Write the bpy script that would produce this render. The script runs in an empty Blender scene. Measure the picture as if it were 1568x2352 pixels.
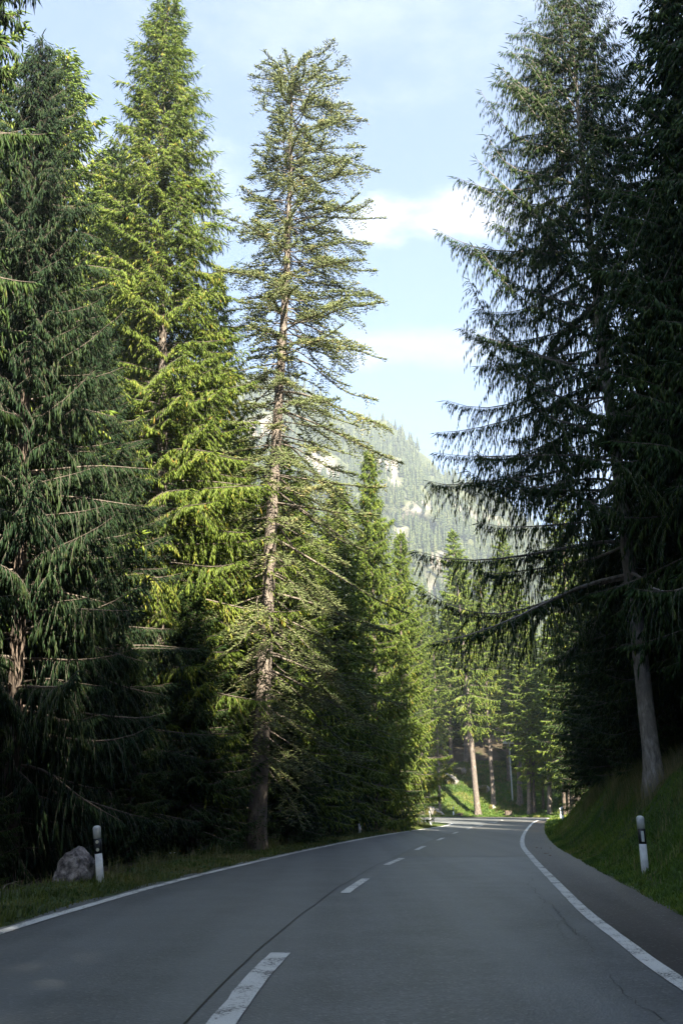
import bpy, math, random
import numpy as np
from mathutils import Vector, Matrix, Euler

# ------------------------------------------------------------ camera, world, sun, exposure
sc = bpy.context.scene
COL = sc.collection
PITCH = math.radians(18.68)
CAMH = 1.39
FPX = 2000.0                       # focal length in units of a 1568 x 2352 picture
cam_d = bpy.data.cameras.new('camera')
cam_d.sensor_fit = 'VERTICAL'; cam_d.sensor_height = 36.0; cam_d.sensor_width = 24.0
cam_d.lens = FPX / 2352.0 * 36.0
cam_d.clip_start = 0.1; cam_d.clip_end = 9000.0
cam = bpy.data.objects.new('camera', cam_d); COL.objects.link(cam)
cam.location = (0, 0, CAMH); cam.rotation_euler = (math.radians(90) + PITCH, 0, 0)
sc.camera = cam

SUN_AZ = math.radians(156.0)       # clockwise from the view direction: behind and to the right
SUN_EL = math.radians(38.0)
sun_d = bpy.data.lights.new('sun', 'SUN')
sun_d.energy = 5.0; sun_d.angle = math.radians(0.53); sun_d.color = (1.0, 0.91, 0.74)
sun = bpy.data.objects.new('sun', sun_d); COL.objects.link(sun)
to_sun = Vector((math.sin(SUN_AZ) * math.cos(SUN_EL), math.cos(SUN_AZ) * math.cos(SUN_EL), math.sin(SUN_EL)))
sun.rotation_euler = to_sun.to_track_quat('Z', 'Y').to_euler()
sun.location = (30, -40, 60)

sc.view_settings.view_transform = 'Standard'
sc.view_settings.look = 'None'
sc.view_settings.exposure = 2.6
sc.view_settings.gamma = 1.0
sc.view_settings.use_curve_mapping = False
sc.cycles.max_bounces = 6
sc.cycles.diffuse_bounces = 3
sc.cycles.transmission_bounces = 4
sc.cycles.transparent_max_bounces = 4
sc.cycles.caustics_reflective = False
sc.cycles.caustics_refractive = False

world = bpy.data.worlds.new('World'); sc.world = world
world.use_nodes = True
wn = world.node_tree; wn.nodes.clear()

def nd(tree, typ, **kw):
    n = tree.nodes.new(typ)
    for k, v in kw.items():
        if k.startswith('_'): setattr(n, k[1:], v)
    return n
def lk(tree, a, b): tree.links.new(a, b)

def view_dir(x, y):
    """world direction of a point of the 1568 x 2352 picture"""
    cx, cy = (x - 784) / FPX, (1176 - y) / FPX
    v = Vector((cx, math.cos(PITCH) - cy * math.sin(PITCH), math.sin(PITCH) + cy * math.cos(PITCH)))
    return v.normalized()

def build_world():
    sky = nd(wn, 'ShaderNodeTexSky'); sky.sky_type = 'NISHITA'; sky.sun_disc = False
    sky.sun_elevation = SUN_EL; sky.sun_rotation = SUN_AZ
    sky.altitude = 900; sky.air_density = 1.0; sky.dust_density = 0.8; sky.ozone_density = 2.2
    tc = nd(wn, 'ShaderNodeTexCoord')
    nrm = nd(wn, 'ShaderNodeVectorMath', _operation='NORMALIZE'); lk(wn, tc.outputs['Generated'], nrm.inputs[0])
    # clouds lie in direction space: azimuth-like x/y and height z/y
    sep = nd(wn, 'ShaderNodeSeparateXYZ'); lk(wn, nrm.outputs[0], sep.inputs[0])
    warp = nd(wn, 'ShaderNodeTexNoise'); warp.inputs['Scale'].default_value = 9.0; warp.inputs['Detail'].default_value = 7
    warp.inputs['Roughness'].default_value = 0.62
    mp = nd(wn, 'ShaderNodeMapping'); mp.inputs['Scale'].default_value = (1.0, 1.0, 2.6)
    lk(wn, nrm.outputs[0], mp.inputs['Vector']); lk(wn, mp.outputs[0], warp.inputs['Vector'])
    def blob(c, sx, sz, amp, sharp=1.0):
        # elliptical soft bank centred on direction c
        def axis(comp, c0, s):
            a = nd(wn, 'ShaderNodeMath', _operation='SUBTRACT'); lk(wn, comp, a.inputs[0]); a.inputs[1].default_value = c0
            b = nd(wn, 'ShaderNodeMath', _operation='DIVIDE'); lk(wn, a.outputs[0], b.inputs[0]); b.inputs[1].default_value = s
            d = nd(wn, 'ShaderNodeMath', _operation='MULTIPLY'); lk(wn, b.outputs[0], d.inputs[0]); lk(wn, b.outputs[0], d.inputs[1])
            return d.outputs[0]
        s1 = nd(wn, 'ShaderNodeMath', _operation='ADD')
        lk(wn, axis(sep.outputs['X'], c.x, sx), s1.inputs[0]); lk(wn, axis(sep.outputs['Z'], c.z, sz), s1.inputs[1])
        inv = nd(wn, 'ShaderNodeMath', _operation='SUBTRACT'); inv.inputs[0].default_value = 1.0; lk(wn, s1.outputs[0], inv.inputs[1])
        ad = nd(wn, 'ShaderNodeMath', _operation='MULTIPLY_ADD'); lk(wn, warp.outputs['Fac'], ad.inputs[0]); ad.inputs[1].default_value = 3.4
        ad.inputs[2].default_value = -1.75
        ad2 = nd(wn, 'ShaderNodeMath', _operation='ADD'); lk(wn, ad.outputs[0], ad2.inputs[0]); lk(wn, inv.outputs[0], ad2.inputs[1])
        mr = nd(wn, 'ShaderNodeMapRange', _interpolation_type='SMOOTHSTEP'); lk(wn, ad2.outputs[0], mr.inputs['Value'])
        mr.inputs['From Min'].default_value = 0.05; mr.inputs['From Max'].default_value = 0.05 + sharp; mr.inputs['To Max'].default_value = amp
        return mr.outputs[0]
    parts = [blob(view_dir(1000, 505), 0.15, 0.030, 0.60, 1.7),
             blob(view_dir(960, 800), 0.15, 0.03, 0.25, 1.8),
             blob(view_dir(1050, -30), 0.5, 0.085, 0.18, 1.9),
             blob(view_dir(330, 420), 0.25, 0.05, 0.25, 1.6),
             blob(view_dir(820, 40), 0.2, 0.05, 0.15, 1.8)]
    acc = parts[0]
    for p in parts[1:]:
        m = nd(wn, 'ShaderNodeMath', _operation='MAXIMUM'); lk(wn, acc, m.inputs[0]); lk(wn, p, m.inputs[1]); acc = m.outputs[0]
    mix = nd(wn, 'ShaderNodeMix', _data_type='RGBA'); lk(wn, acc, mix.inputs['Factor'])
    lk(wn, sky.outputs[0], mix.inputs['A']); mix.inputs['B'].default_value = (5.9, 5.7, 5.45, 1)
    bg = nd(wn, 'ShaderNodeBackground'); bg.inputs['Strength'].default_value = 0.065
    lk(wn, mix.outputs['Result'], bg.inputs['Color'])
    out = nd(wn, 'ShaderNodeOutputWorld'); lk(wn, bg.outputs[0], out.inputs['Surface'])
build_world()

# ------------------------------------------------------------ helpers
PI = math.pi
def tag(o, label=None, cat=None, group=None, kind=None):
    if label: o['label'] = label
    if cat: o['category'] = cat
    if group: o['group'] = group
    if kind: o['kind'] = kind
    return o

def mesh_obj(name, V, F, mat, parent=None, smooth=False, attrs=None, tri=None):
    """V (n,3) array; F list of faces or (m,k) array"""
    me = bpy.data.meshes.new(name)
    V = np.asarray(V, dtype=np.float32)
    if isinstance(F, np.ndarray):
        m, k = F.shape
        me.vertices.add(len(V)); me.vertices.foreach_set('co', V.ravel())
        me.loops.add(m * k); me.loops.foreach_set('vertex_index', F.astype(np.int32).ravel())
        me.polygons.add(m)
        me.polygons.foreach_set('loop_start', np.arange(0, m * k, k, dtype=np.int32))
        me.polygons.foreach_set('loop_total', np.full(m, k, dtype=np.int32))
        me.update(calc_edges=True)
    else:
        me.from_pydata([tuple(v) for v in V.tolist()], [], F)
    if attrs:
        for an, av in attrs.items():
            a = me.attributes.new(an, 'FLOAT', 'POINT'); a.data.foreach_set('value', np.asarray(av, dtype=np.float32))
    if smooth: me.polygons.foreach_set('use_smooth', np.ones(len(me.polygons), dtype=bool))
    me.materials.append(mat)
    o = bpy.data.objects.new(name, me); COL.objects.link(o)
    if parent is not None: o.parent = parent
    return o

def empty(name, loc=(0, 0, 0)):
    o = bpy.data.objects.new(name, None); COL.objects.link(o); o.location = loc
    o.empty_display_size = 0.3
    return o

def copy_tree(o, parent=None):
    c = o.copy(); COL.objects.link(c)
    if parent is not None: c.parent = parent
    for ch in [x for x in KIDS.get(o.name, [])]: copy_tree(ch, c)
    return c
KIDS = {}
def kid(root, *chs):
    KIDS.setdefault(root.name, []).extend(chs)

def sstep(x): 
    x = np.clip(x, 0, 1); return x * x * (3 - 2 * x)

def vnoise(x, y, seed=0):
    """cheap smooth value noise, arrays in, -1..1 out"""
    x = np.asarray(x, dtype=np.float64); y = np.asarray(y, dtype=np.float64)
    xi = np.floor(x).astype(np.int64); yi = np.floor(y).astype(np.int64)
    xf = x - xi; yf = y - yi
    def h(a, b):
        n = (a * 374761393 + b * 668265263 + seed * 974634777) & 0x7fffffff
        n = ((n ^ (n >> 13)) * 1274126177) & 0x7fffffff
        n = (n ^ (n >> 16)) & 0xffff
        return n / 32767.5 - 1.0
    u = xf * xf * (3 - 2 * xf); v = yf * yf * (3 - 2 * yf)
    return (h(xi, yi) * (1 - u) + h(xi + 1, yi) * u) * (1 - v) + (h(xi, yi + 1) * (1 - u) + h(xi + 1, yi + 1) * u) * v
def fbm(x, y, seed=0, oct=4):
    s = 0; a = 1.0
    for i in range(oct):
        s = s + a * vnoise(np.asarray(x) * 2 ** i, np.asarray(y) * 2 ** i, seed + i); a *= 0.5
    return s

# ------------------------------------------------------------ materials
def new_mat(name):
    m = bpy.data.materials.new(name); m.use_nodes = True
    t = m.node_tree
    b = t.nodes['Principled BSDF']
    b.inputs['Roughness'].default_value = 0.85
    b.inputs['Specular IOR Level'].default_value = 0.3
    return m, t, b
def ramp(t, fac, stops):
    r = nd(t, 'ShaderNodeValToRGB'); e = r.color_ramp.elements
    while len(e) < len(stops): e.new(0.5)
    for i, (p, c) in enumerate(stops): e[i].position = p; e[i].color = (*c, 1)
    lk(t, fac, r.inputs[0]); return r.outputs[0]
def noise(t, scale, detail=5, rough=0.6, vec=None, obj=True, stretch=None):
    n = nd(t, 'ShaderNodeTexNoise'); n.inputs['Scale'].default_value = scale
    n.inputs['Detail'].default_value = detail; n.inputs['Roughness'].default_value = rough
    if vec is None:
        tc = nd(t, 'ShaderNodeTexCoord'); vec = tc.outputs['Object']
    if stretch:
        mp = nd(t, 'ShaderNodeMapping'); mp.inputs['Scale'].default_value = stretch
        lk(t, vec, mp.inputs['Vector']); vec = mp.outputs[0]
    lk(t, vec, n.inputs['Vector']); return n.outputs['Fac']
def bump(t, b, h, strength, dist=0.02):
    bp = nd(t, 'ShaderNodeBump'); bp.inputs['Strength'].default_value = strength; bp.inputs['Distance'].default_value = dist
    lk(t, h, bp.inputs['Height']); lk(t, bp.outputs[0], b.inputs['Normal'])
def mixc(t, fac, a, b):
    m = nd(t, 'ShaderNodeMix', _data_type='RGBA')
    if hasattr(fac, 'links'): lk(t, fac, m.inputs['Factor'])
    else: m.inputs['Factor'].default_value = fac
    for s, v in (('A', a), ('B', b)):
        if hasattr(v, 'links'): lk(t, v, m.inputs[s])
        else: m.inputs[s].default_value = (*v, 1)
    return m.outputs['Result']

def needle_mat(name, stops, transl=0.3, spec=0.35):
    m, t, b = new_mat(name)
    a = nd(t, 'ShaderNodeAttribute'); a.attribute_name = 'tint'
    c = ramp(t, a.outputs['Fac'], stops)
    lk(t, c, b.inputs['Base Color']); b.inputs['Roughness'].default_value = 0.55
    b.inputs['Specular IOR Level'].default_value = spec
    tr = nd(t, 'ShaderNodeBsdfTranslucent'); 
    g = nd(t, 'ShaderNodeHueSaturation'); g.inputs['Saturation'].default_value = 1.15; g.inputs['Value'].default_value = 1.5
    lk(t, c, g.inputs['Color']); lk(t, g.outputs[0], tr.inputs['Color'])
    mx = nd(t, 'ShaderNodeMixShader'); mx.inputs[0].default_value = transl
    lk(t, b.outputs[0], mx.inputs[1]); lk(t, tr.outputs[0], mx.inputs[2])
    lk(t, mx.outputs[0], t.nodes['Material Output'].inputs['Surface'])
    return m
M = {}
M['spruce'] = needle_mat('spruce_needles', [(0.0, (0.06, 0.10, 0.018)), (0.45, (0.145, 0.215, 0.030)), (0.8, (0.26, 0.325, 0.048)), (0.94, (0.34, 0.34, 0.06)), (1.0, (0.48, 0.27, 0.06))], 0.45)
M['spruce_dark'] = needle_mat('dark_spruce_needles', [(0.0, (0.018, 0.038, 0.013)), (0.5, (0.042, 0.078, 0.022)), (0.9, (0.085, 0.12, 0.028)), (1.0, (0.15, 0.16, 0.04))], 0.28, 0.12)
M['spruce_shade'] = needle_mat('shade_toned_spruce_needles', [(0.0, (0.010, 0.025, 0.013)), (0.5, (0.025, 0.050, 0.021)), (0.9, (0.050, 0.078, 0.026)), (1.0, (0.09, 0.10, 0.035))], 0.25, 0.12)  # shade of the curtain spruces put into a darker blue-green needle colour
M['fir'] = needle_mat('fir_needles', [(0.0, (0.07, 0.095, 0.034)), (0.5, (0.16, 0.195, 0.07)), (0.85, (0.26, 0.28, 0.12)), (1.0, (0.36, 0.27, 0.12))])
M['far'] = needle_mat('far_conifer_needles', [(0.0, (0.05, 0.075, 0.03)), (0.6, (0.11, 0.145, 0.05)), (1.0, (0.18, 0.20, 0.065))], 0.25)
M['grass'] = needle_mat('grass_blades', [(0.0, (0.040, 0.085, 0.014)), (0.5, (0.095, 0.165, 0.024)), (0.8, (0.19, 0.22, 0.040)), (1.0, (0.30, 0.24, 0.10))], 0.3)
M['verge'] = needle_mat('verge_blades', [(0.0, (0.045, 0.065, 0.016)), (0.4, (0.085, 0.115, 0.024)), (0.7, (0.15, 0.145, 0.045)), (1.0, (0.25, 0.18, 0.09))], 0.3)
M['dry'] = needle_mat('dry_grass_blades', [(0.0, (0.07, 0.10, 0.025)), (0.5, (0.17, 0.16, 0.060)), (1.0, (0.36, 0.30, 0.16))], 0.3)
M['leaf'] = needle_mat('broad_leaves', [(0.0, (0.03, 0.06, 0.015)), (0.6, (0.06, 0.11, 0.025)), (1.0, (0.14, 0.15, 0.04))], 0.3)
M['flower'] = needle_mat('petals', [(0.0, (0.75, 0.75, 0.7)), (0.5, (0.7, 0.6, 0.2)), (1.0, (0.8, 0.35, 0.03))], 0.3)

def bark_mat(name, c1, c2, c3, scale=1.0):
    m, t, b = new_mat(name)
    n1 = noise(t, 9 * scale, 6, 0.7, stretch=(1, 1, 0.35)); n2 = noise(t, 1.3, 3)
    c = ramp(t, n1, [(0.32, c1), (0.5, c2), (0.68, c3)])
    c = mixc(t, ramp(t, n2, [(0.45, (0, 0, 0)), (0.65, (1, 1, 1))]), c, tuple(0.75 * x + 0.02 for x in c2))
    lk(t, c, b.inputs['Base Color'])
    bump(t, b, n1, 0.8, 0.03)
    return m
M['bark'] = bark_mat('spruce_bark', (0.04, 0.031, 0.025), (0.105, 0.080, 0.062), (0.21, 0.165, 0.13))
M['bark_pale'] = bark_mat('pale_bark', (0.10, 0.085, 0.072), (0.27, 0.23, 0.195), (0.46, 0.41, 0.36))
M['bark_fir'] = bark_mat('fir_bark', (0.05, 0.040, 0.032), (0.15, 0.122, 0.10), (0.30, 0.25, 0.205))
M['twigwood'] = bark_mat('branch_bark', (0.07, 0.055, 0.045), (0.17, 0.14, 0.11), (0.30, 0.26, 0.22), 2)

def asphalt(name, dark, light, tint=0.5, streak=0.25):
    m, t, b = new_mat(name)
    n1 = noise(t, 24, 6, 0.9); n2 = noise(t, 1.1, 5, 0.6); n3 = noise(t, 0.6, 4, 0.6, stretch=(2.6, 0.12, 1))
    v = nd(t, 'ShaderNodeTexVoronoi'); v.inputs['Scale'].default_value = 42
    tc = nd(t, 'ShaderNodeTexCoord'); lk(t, tc.outputs['Object'], v.inputs['Vector'])
    c = ramp(t, n1, [(0.25, tuple(0.45 * x for x in dark)), (0.5, dark), (0.75, light)])
    c = mixc(t, ramp(t, n2, [(0.35, (0, 0, 0)), (0.7, (tint, tint, tint))]), c, tuple(1.25 * x for x in light))
    c = mixc(t, ramp(t, n3, [(0.45, (0, 0, 0)), (0.7, (streak, streak, streak))]), c, tuple(0.55 * x for x in dark))
    n4 = noise(t, 13, 3, 0.7); n5 = noise(t, 0.9, 2, 0.5, stretch=(1.0, 0.03, 1))
    c = mixc(t, ramp(t, n4, [(0.36, (0.55, 0.55, 0.55)), (0.56, (0, 0, 0))]), c, tuple(0.6 * x for x in dark))
    c = mixc(t, ramp(t, n5, [(0.40, (0, 0, 0)), (0.62, (0.35, 0.35, 0.35))]), c, tuple(1.35 * x for x in light))
    # pale stones in the wearing course
    sp = ramp(t, v.outputs['Color'], [(0.76, (0, 0, 0)), (0.92, (0.8, 0.8, 0.8))])
    c = mixc(t, sp, c, (0.20, 0.20, 0.195))
    lk(t, c, b.inputs['Base Color'])
    b.inputs['Roughness'].default_value = 0.52; b.inputs['Specular IOR Level'].default_value = 0.6
    bump(t, b, v.outputs['Distance'], 0.35, 0.008)
    return m
M['asphalt'] = asphalt('road_asphalt', (0.076, 0.081, 0.083), (0.152, 0.161, 0.164))
M['asphalt_new'] = asphalt('newer_asphalt', (0.068, 0.067, 0.064), (0.125, 0.122, 0.116), 0.3)
M['gutter'] = asphalt('gutter_asphalt', (0.040, 0.034, 0.031), (0.072, 0.061, 0.055), 0.6, 0.6)
m, t, b = new_mat('tar'); b.inputs['Base Color'].default_value = (0.034, 0.034, 0.034, 1); b.inputs['Roughness'].default_value = 0.5; M['tar'] = m
def paint_mat():
    m, t, b = new_mat('road_paint')
    n1 = noise(t, 38, 5, 0.75); n2 = noise(t, 2.2, 5, 0.65); n3 = noise(t, 160, 2)
    mx = nd(t, 'ShaderNodeMath', _operation='MULTIPLY_ADD'); lk(t, n2, mx.inputs[0]); mx.inputs[1].default_value = 0.75; lk(t, n1, mx.inputs[2])
    wear = ramp(t, mx.outputs[0], [(0.93, (0, 0, 0)), (1.06, (0.95, 0.95, 0.95))])
    c = ramp(t, n3, [(0.3, (0.50, 0.50, 0.47)), (0.7, (0.74, 0.74, 0.71))])
    c = mixc(t, ramp(t, n2, [(0.4, (0, 0, 0)), (0.7, (0.35, 0.35, 0.35))]), c, (0.42, 0.41, 0.37))
    lk(t, mixc(t, wear, c, (0.07, 0.07, 0.07)), b.inputs['Base Color'])
    b.inputs['Roughness'].default_value = 0.6
    return m
M['paint'] = paint_mat()
def ground_mat():
    m, t, b = new_mat('forest_ground')
    n1 = noise(t, 0.55, 6, 0.65); n2 = noise(t, 9, 6, 0.7); n3 = noise(t, 45, 3)
    a = nd(t, 'ShaderNodeAttribute'); a.attribute_name = 'wild'
    soil = ramp(t, n2, [(0.3, (0.022, 0.018, 0.012)), (0.5, (0.055, 0.042, 0.026)), (0.72, (0.10, 0.075, 0.045))])
    moss = ramp(t, n2, [(0.3, (0.018, 0.034, 0.008)), (0.55, (0.045, 0.075, 0.014)), (0.75, (0.095, 0.105, 0.025))])
    mx = nd(t, 'ShaderNodeMath', _operation='ADD'); lk(t, n1, mx.inputs[0]); lk(t, a.outputs['Fac'], mx.inputs[1])
    c = mixc(t, ramp(t, mx.outputs[0], [(0.42, (0, 0, 0)), (0.62, (1, 1, 1))]), moss, soil)
    lk(t, c, b.inputs['Base Color']); bump(t, b, n2, 0.9, 0.06)
    return m
M['ground'] = ground_mat()
def rock_mat(name, c1, c2, c3, moss=0.4, sc_=3.0, patch=None):
    m, t, b = new_mat(name)
    n1 = noise(t, sc_, 8, 0.68); n2 = noise(t, sc_ * 0.4, 4, 0.6)
    c = ramp(t, n1, [(0.34, c1), (0.46, c2), (0.60, c3)])
    if moss:
        g = nd(t, 'ShaderNodeNewGeometry'); s = nd(t, 'ShaderNodeSeparateXYZ'); lk(t, g.outputs['Normal'], s.inputs[0])
        ad = nd(t, 'ShaderNodeMath', _operation='MULTIPLY_ADD'); lk(t, n2, ad.inputs[0]); ad.inputs[1].default_value = 1.6
        sc2 = nd(t, 'ShaderNodeMath', _operation='MULTIPLY'); lk(t, s.outputs['X'], sc2.inputs[0]); sc2.inputs[1].default_value = -0.75
        lk(t, sc2.outputs[0], ad.inputs[2])
        c = mixc(t, ramp(t, ad.outputs[0], [(1.12 - moss, (0, 0, 0)), (1.32 - moss, (1, 1, 1))]), c, (0.085, 0.075, 0.015))
    lk(t, c, b.inputs['Base Color']); bump(t, b, n1, 0.8, 0.05)
    return m
M['rock'] = rock_mat('mossy_rock', (0.018, 0.016, 0.017), (0.11, 0.10, 0.10), (0.32, 0.29, 0.28), 0.02, 5.5)
M['rock_bank'] = rock_mat('bank_rock', (0.10, 0.09, 0.08), (0.20, 0.18, 0.16), (0.36, 0.33, 0.29), 0.4, 2.0)
def mountain_mat():
    m, t, b = new_mat('mountain_rock_and_turf')
    a = nd(t, 'ShaderNodeAttribute'); a.attribute_name = 'rock'
    n1 = noise(t, 0.11, 8, 0.75, stretch=(1, 1, 0.5)); n2 = noise(t, 0.02, 4)
    rock = ramp(t, n1, [(0.32, (0.10, 0.10, 0.07)), (0.45, (0.25, 0.22, 0.17)), (0.62, (0.42, 0.37, 0.30))])
    turf = ramp(t, n1, [(0.3, (0.05, 0.07, 0.03)), (0.6, (0.11, 0.12, 0.045))])
    lk(t, mixc(t, a.outputs['Fac'], turf, rock), b.inputs['Base Color'])
    bump(t, b, n1, 1.0, 6.0)
    return m
M['mountain'] = mountain_mat()
def plain(name, col, rough=0.5, nz=0.0, sc_=20, spec=0.4):
    m, t, b = new_mat(name)
    if nz:
        n = noise(t, sc_, 5, 0.65)
        lk(t, ramp(t, n, [(0.3, tuple(c * (1 - nz) for c in col)), (0.65, col)]), b.inputs['Base Color'])
    else: b.inputs['Base Color'].default_value = (*col, 1)
    b.inputs['Roughness'].default_value = rough; b.inputs['Specular IOR Level'].default_value = spec
    return m
M['post_white'] = plain('post_plastic', (0.66, 0.68, 0.68), 0.45, 0.30, 7)
M['post_black'] = plain('black_band', (0.012, 0.014, 0.018), 0.4, 0.2)
M['reflector'] = plain('reflector', (0.62, 0.60, 0.48), 0.25, 0.3, 60, 0.8)
M['reflector_white'] = plain('pale_reflector', (0.66, 0.68, 0.66), 0.25, 0.2, 60, 0.8)
M['metal'] = plain('galvanised_metal', (0.45, 0.47, 0.48), 0.45, 0.25, 12)
M['sign_white'] = plain('sign_back', (0.72, 0.72, 0.70), 0.5, 0.15, 6)
M['wood'] = plain('weathered_wood', (0.30, 0.25, 0.20), 0.8, 0.5, 14)
M['wood_cut'] = plain('cut_wood', (0.50, 0.33, 0.18), 0.8, 0.4, 30)
M['litter'] = plain('leaf_litter', (0.16, 0.085, 0.035), 0.9, 0.5, 9)

# ------------------------------------------------------------ where things stand
def rise(Y): return 0.22 * sstep((np.asarray(Y, dtype=float) - 58) / 32.0)

def catmull(pts, n=10):
    P = np.array(pts, dtype=float); P = np.vstack([2 * P[0] - P[1], P, 2 * P[-1] - P[-2]])
    out = []
    for i in range(1, len(P) - 2):
        p0, p1, p2, p3 = P[i - 1:i + 3]
        for s in np.linspace(0, 1, n, endpoint=False):
            out.append(0.5 * ((2 * p1) + (-p0 + p2) * s + (2 * p0 - 5 * p1 + 4 * p2 - p3) * s * s + (-p0 + 3 * p1 - 3 * p2 + p3) * s ** 3))
    out.append(P[-2]); return np.array(out)

def gp(x, y, z=0.0):
    """ground point (height z) seen at picture point x, y"""
    d = view_dir(x, y); s = (z - CAMH) / d.z
    return (d.x * s, d.y * s)
def gpr(x, y):
    p = gp(x, y)
    for _ in range(12): p = gp(x, y, 0.5 * float(rise(p[1])) + 0.0) if p[1] < 200 else p
    for _ in range(12): p = gp(x, y, float(rise(min(p[1], 200))))
    return p
def wx(x, Y, z):
    """world X of picture column x for a point Y metres ahead at height z"""
    return (x - 784) / FPX * (Y * math.cos(PITCH) + (z - CAMH) * math.sin(PITCH))
def wz(y, Y):
    d = view_dir(784, y); return CAMH + d.z / d.y * Y

# white edge lines and centre line as seen on the road plane, continued behind the camera
right_pts = [(-14, -62), (-4, -45), (0.6, -30), (2.2, -18), (2.4, -8), (2.25, 0)] + \
    [gpr(*p) for p in [(1568, 2262), (1440, 2170), (1340, 2092), (1268, 2020), (1222, 1972), (1199, 1940), (1203, 1915), (1216, 1897), (1231, 1886)]] + \
    [(20.8, 93), (21.3, 98), (18.5, 102), (12, 102.5), (3, 101), (-15, 97), (-45, 88)]
left_pts = [(-21, -58), (-11, -42), (-6.3, -29), (-4.6, -18), (-4.4, -8), (-4.5, 0)] + \
    [gpr(*p) for p in [(0, 2143), (180, 2088), (360, 2036), (540, 1991), (720, 1950), (860, 1922), (955, 1907), (1004, 1900)]] + \
    [(8.3, 70.5), (8.6, 74.5), (6.5, 79.5), (1, 82.5), (-12, 82), (-45, 74)]
ctr_px = [(510, 2352), (645, 2190), (790, 2054), (840, 2019), (888, 1987), (922, 1972), (965, 1948), (1010, 1928), (1048, 1912), (1080, 1902), (1108, 1896)]
ctr_pts = [(-17.5, -60), (-7.5, -43.5), (-2.9, -29.5), (-1.2, -18), (-1.0, -8), (-1.05, 0)] + [gpr(*p) for p in ctr_px] + \
    [(14, 81), (14.6, 87), (12.5, 91), (6, 92), (-13, 89.5), (-45, 81)]
RL = catmull(right_pts, 16); LL = catmull(left_pts, 16); CL = catmull(ctr_pts, 16)

def resample(P, n=None, step=None):
    d = np.r_[0, np.cumsum(np.linalg.norm(np.diff(P, axis=0), axis=1))]
    if n is None: n = int(d[-1] / step) + 2
    s = np.linspace(0, d[-1], n)
    return np.c_[np.interp(s, d, P[:, 0]), np.interp(s, d, P[:, 1])]
def offset(P, w):
    T = np.gradient(P, axis=0); T /= np.linalg.norm(T, axis=1)[:, None] + 1e-9
    return P + np.c_[T[:, 1], -T[:, 0]] * (w if np.ndim(w) == 0 else np.asarray(w)[:, None])
RLs = resample(RL, step=0.7); LLs = resample(LL, step=0.7); CLs = resample(CL, step=0.5)

def poly_dist(X, Y, P):
    X = np.asarray(X, float).ravel(); Y = np.asarray(Y, float).ravel()
    best = np.full(X.shape, 1e9)
    for i in range(len(P) - 1):
        ax, ay = P[i]; dx, dy = P[i + 1] - P[i]; L2 = dx * dx + dy * dy + 1e-12
        tt = np.clip(((X - ax) * dx + (Y - ay) * dy) / L2, 0, 1)
        q = (X - ax - tt * dx) ** 2 + (Y - ay - tt * dy) ** 2
        np.minimum(best, q, out=best)
    return np.sqrt(best)
def inside(X, Y, P):
    X = np.asarray(X, float).ravel(); Y = np.asarray(Y, float).ravel()
    c = np.zeros(X.shape, bool); n = len(P)
    for i in range(n):
        x1, y1 = P[i]; x2, y2 = P[(i + 1) % n]
        if y1 == y2: continue
        m = ((y1 > Y) != (y2 > Y)) & (X < (x2 - x1) * (Y - y1) / (y2 - y1) + x1)
        c ^= m
    return c
RLc = resample(RL, step=1.6); LLc = resample(LL, step=1.6)
# left side of the right-hand line (road and everything inside the bend)
A_POLY = np.vstack([RLc, [[-9000, 88]], [[-9000, -9000]], [[-14, -9000]]])
B_POLY = np.vstack([LLc, [[-9000, 74]], [[-9000, -9000]], [[-21, -9000]]])   # left of the left-hand line
GUT = 1.15; LEDGE = 0.24
def terrain(X, Y, full=False):
    shp = np.shape(X); X = np.asarray(X, float).ravel(); Y = np.asarray(Y, float).ravel()
    inA = inside(X, Y, A_POLY); inB = inside(X, Y, B_POLY)
    dR = poly_dist(X, Y, RLc) - GUT; dL = poly_dist(X, Y, LLc) - LEDGE
    near = np.interp(dR, [-1, -0.12, 0, 0.4, 1, 2.1, 3.5, 8, 20, 60, 250, 3000], [-.10, -.10, .03, .15, .62, 2.0, 2.95, 5.2, 11, 26, 60, 120])
    far = np.interp(dR, [-1, -0.12, 0, 1, 3, 7, 12, 20, 40, 100, 300, 3000], [-.10, -.10, .03, .16, 0.75, 2.8, 5.2, 8.5, 15, 30, 60, 120])
    w = sstep((Y - 42) / 26.0)
    hill = near * (1 - w) + far * w
    low = np.interp(dL, [-1, -0.12, 0, 0.6, 1.5, 3, 8, 25, 80, 3000], [-.10, -.10, .025, .05, .03, -.10, -.3, -.6, -.2, 2])
    z = np.where(~inA, hill, np.where(inB, low, -0.10))
    s = np.where(~inA, dR, np.where(inB, dL, -1))
    bumpy = sstep((s - 0.25) / 2.5)
    z = z + bumpy * (0.13 * fbm(X * 0.9, Y * 0.9, 3, 3) + 0.35 * sstep(s / 12) * fbm(X * 0.16, Y * 0.16, 7, 3))
    z = z + rise(Y)
    if full: return z.reshape(shp), s.reshape(shp), (~inA).reshape(shp)
    return z.reshape(shp)
def side(x, y): return float(terrain(np.array([x]), np.array([y]), True)[1][0])
def tz(x, y): return float(terrain(np.array([x]), np.array([y]))[0])

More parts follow.
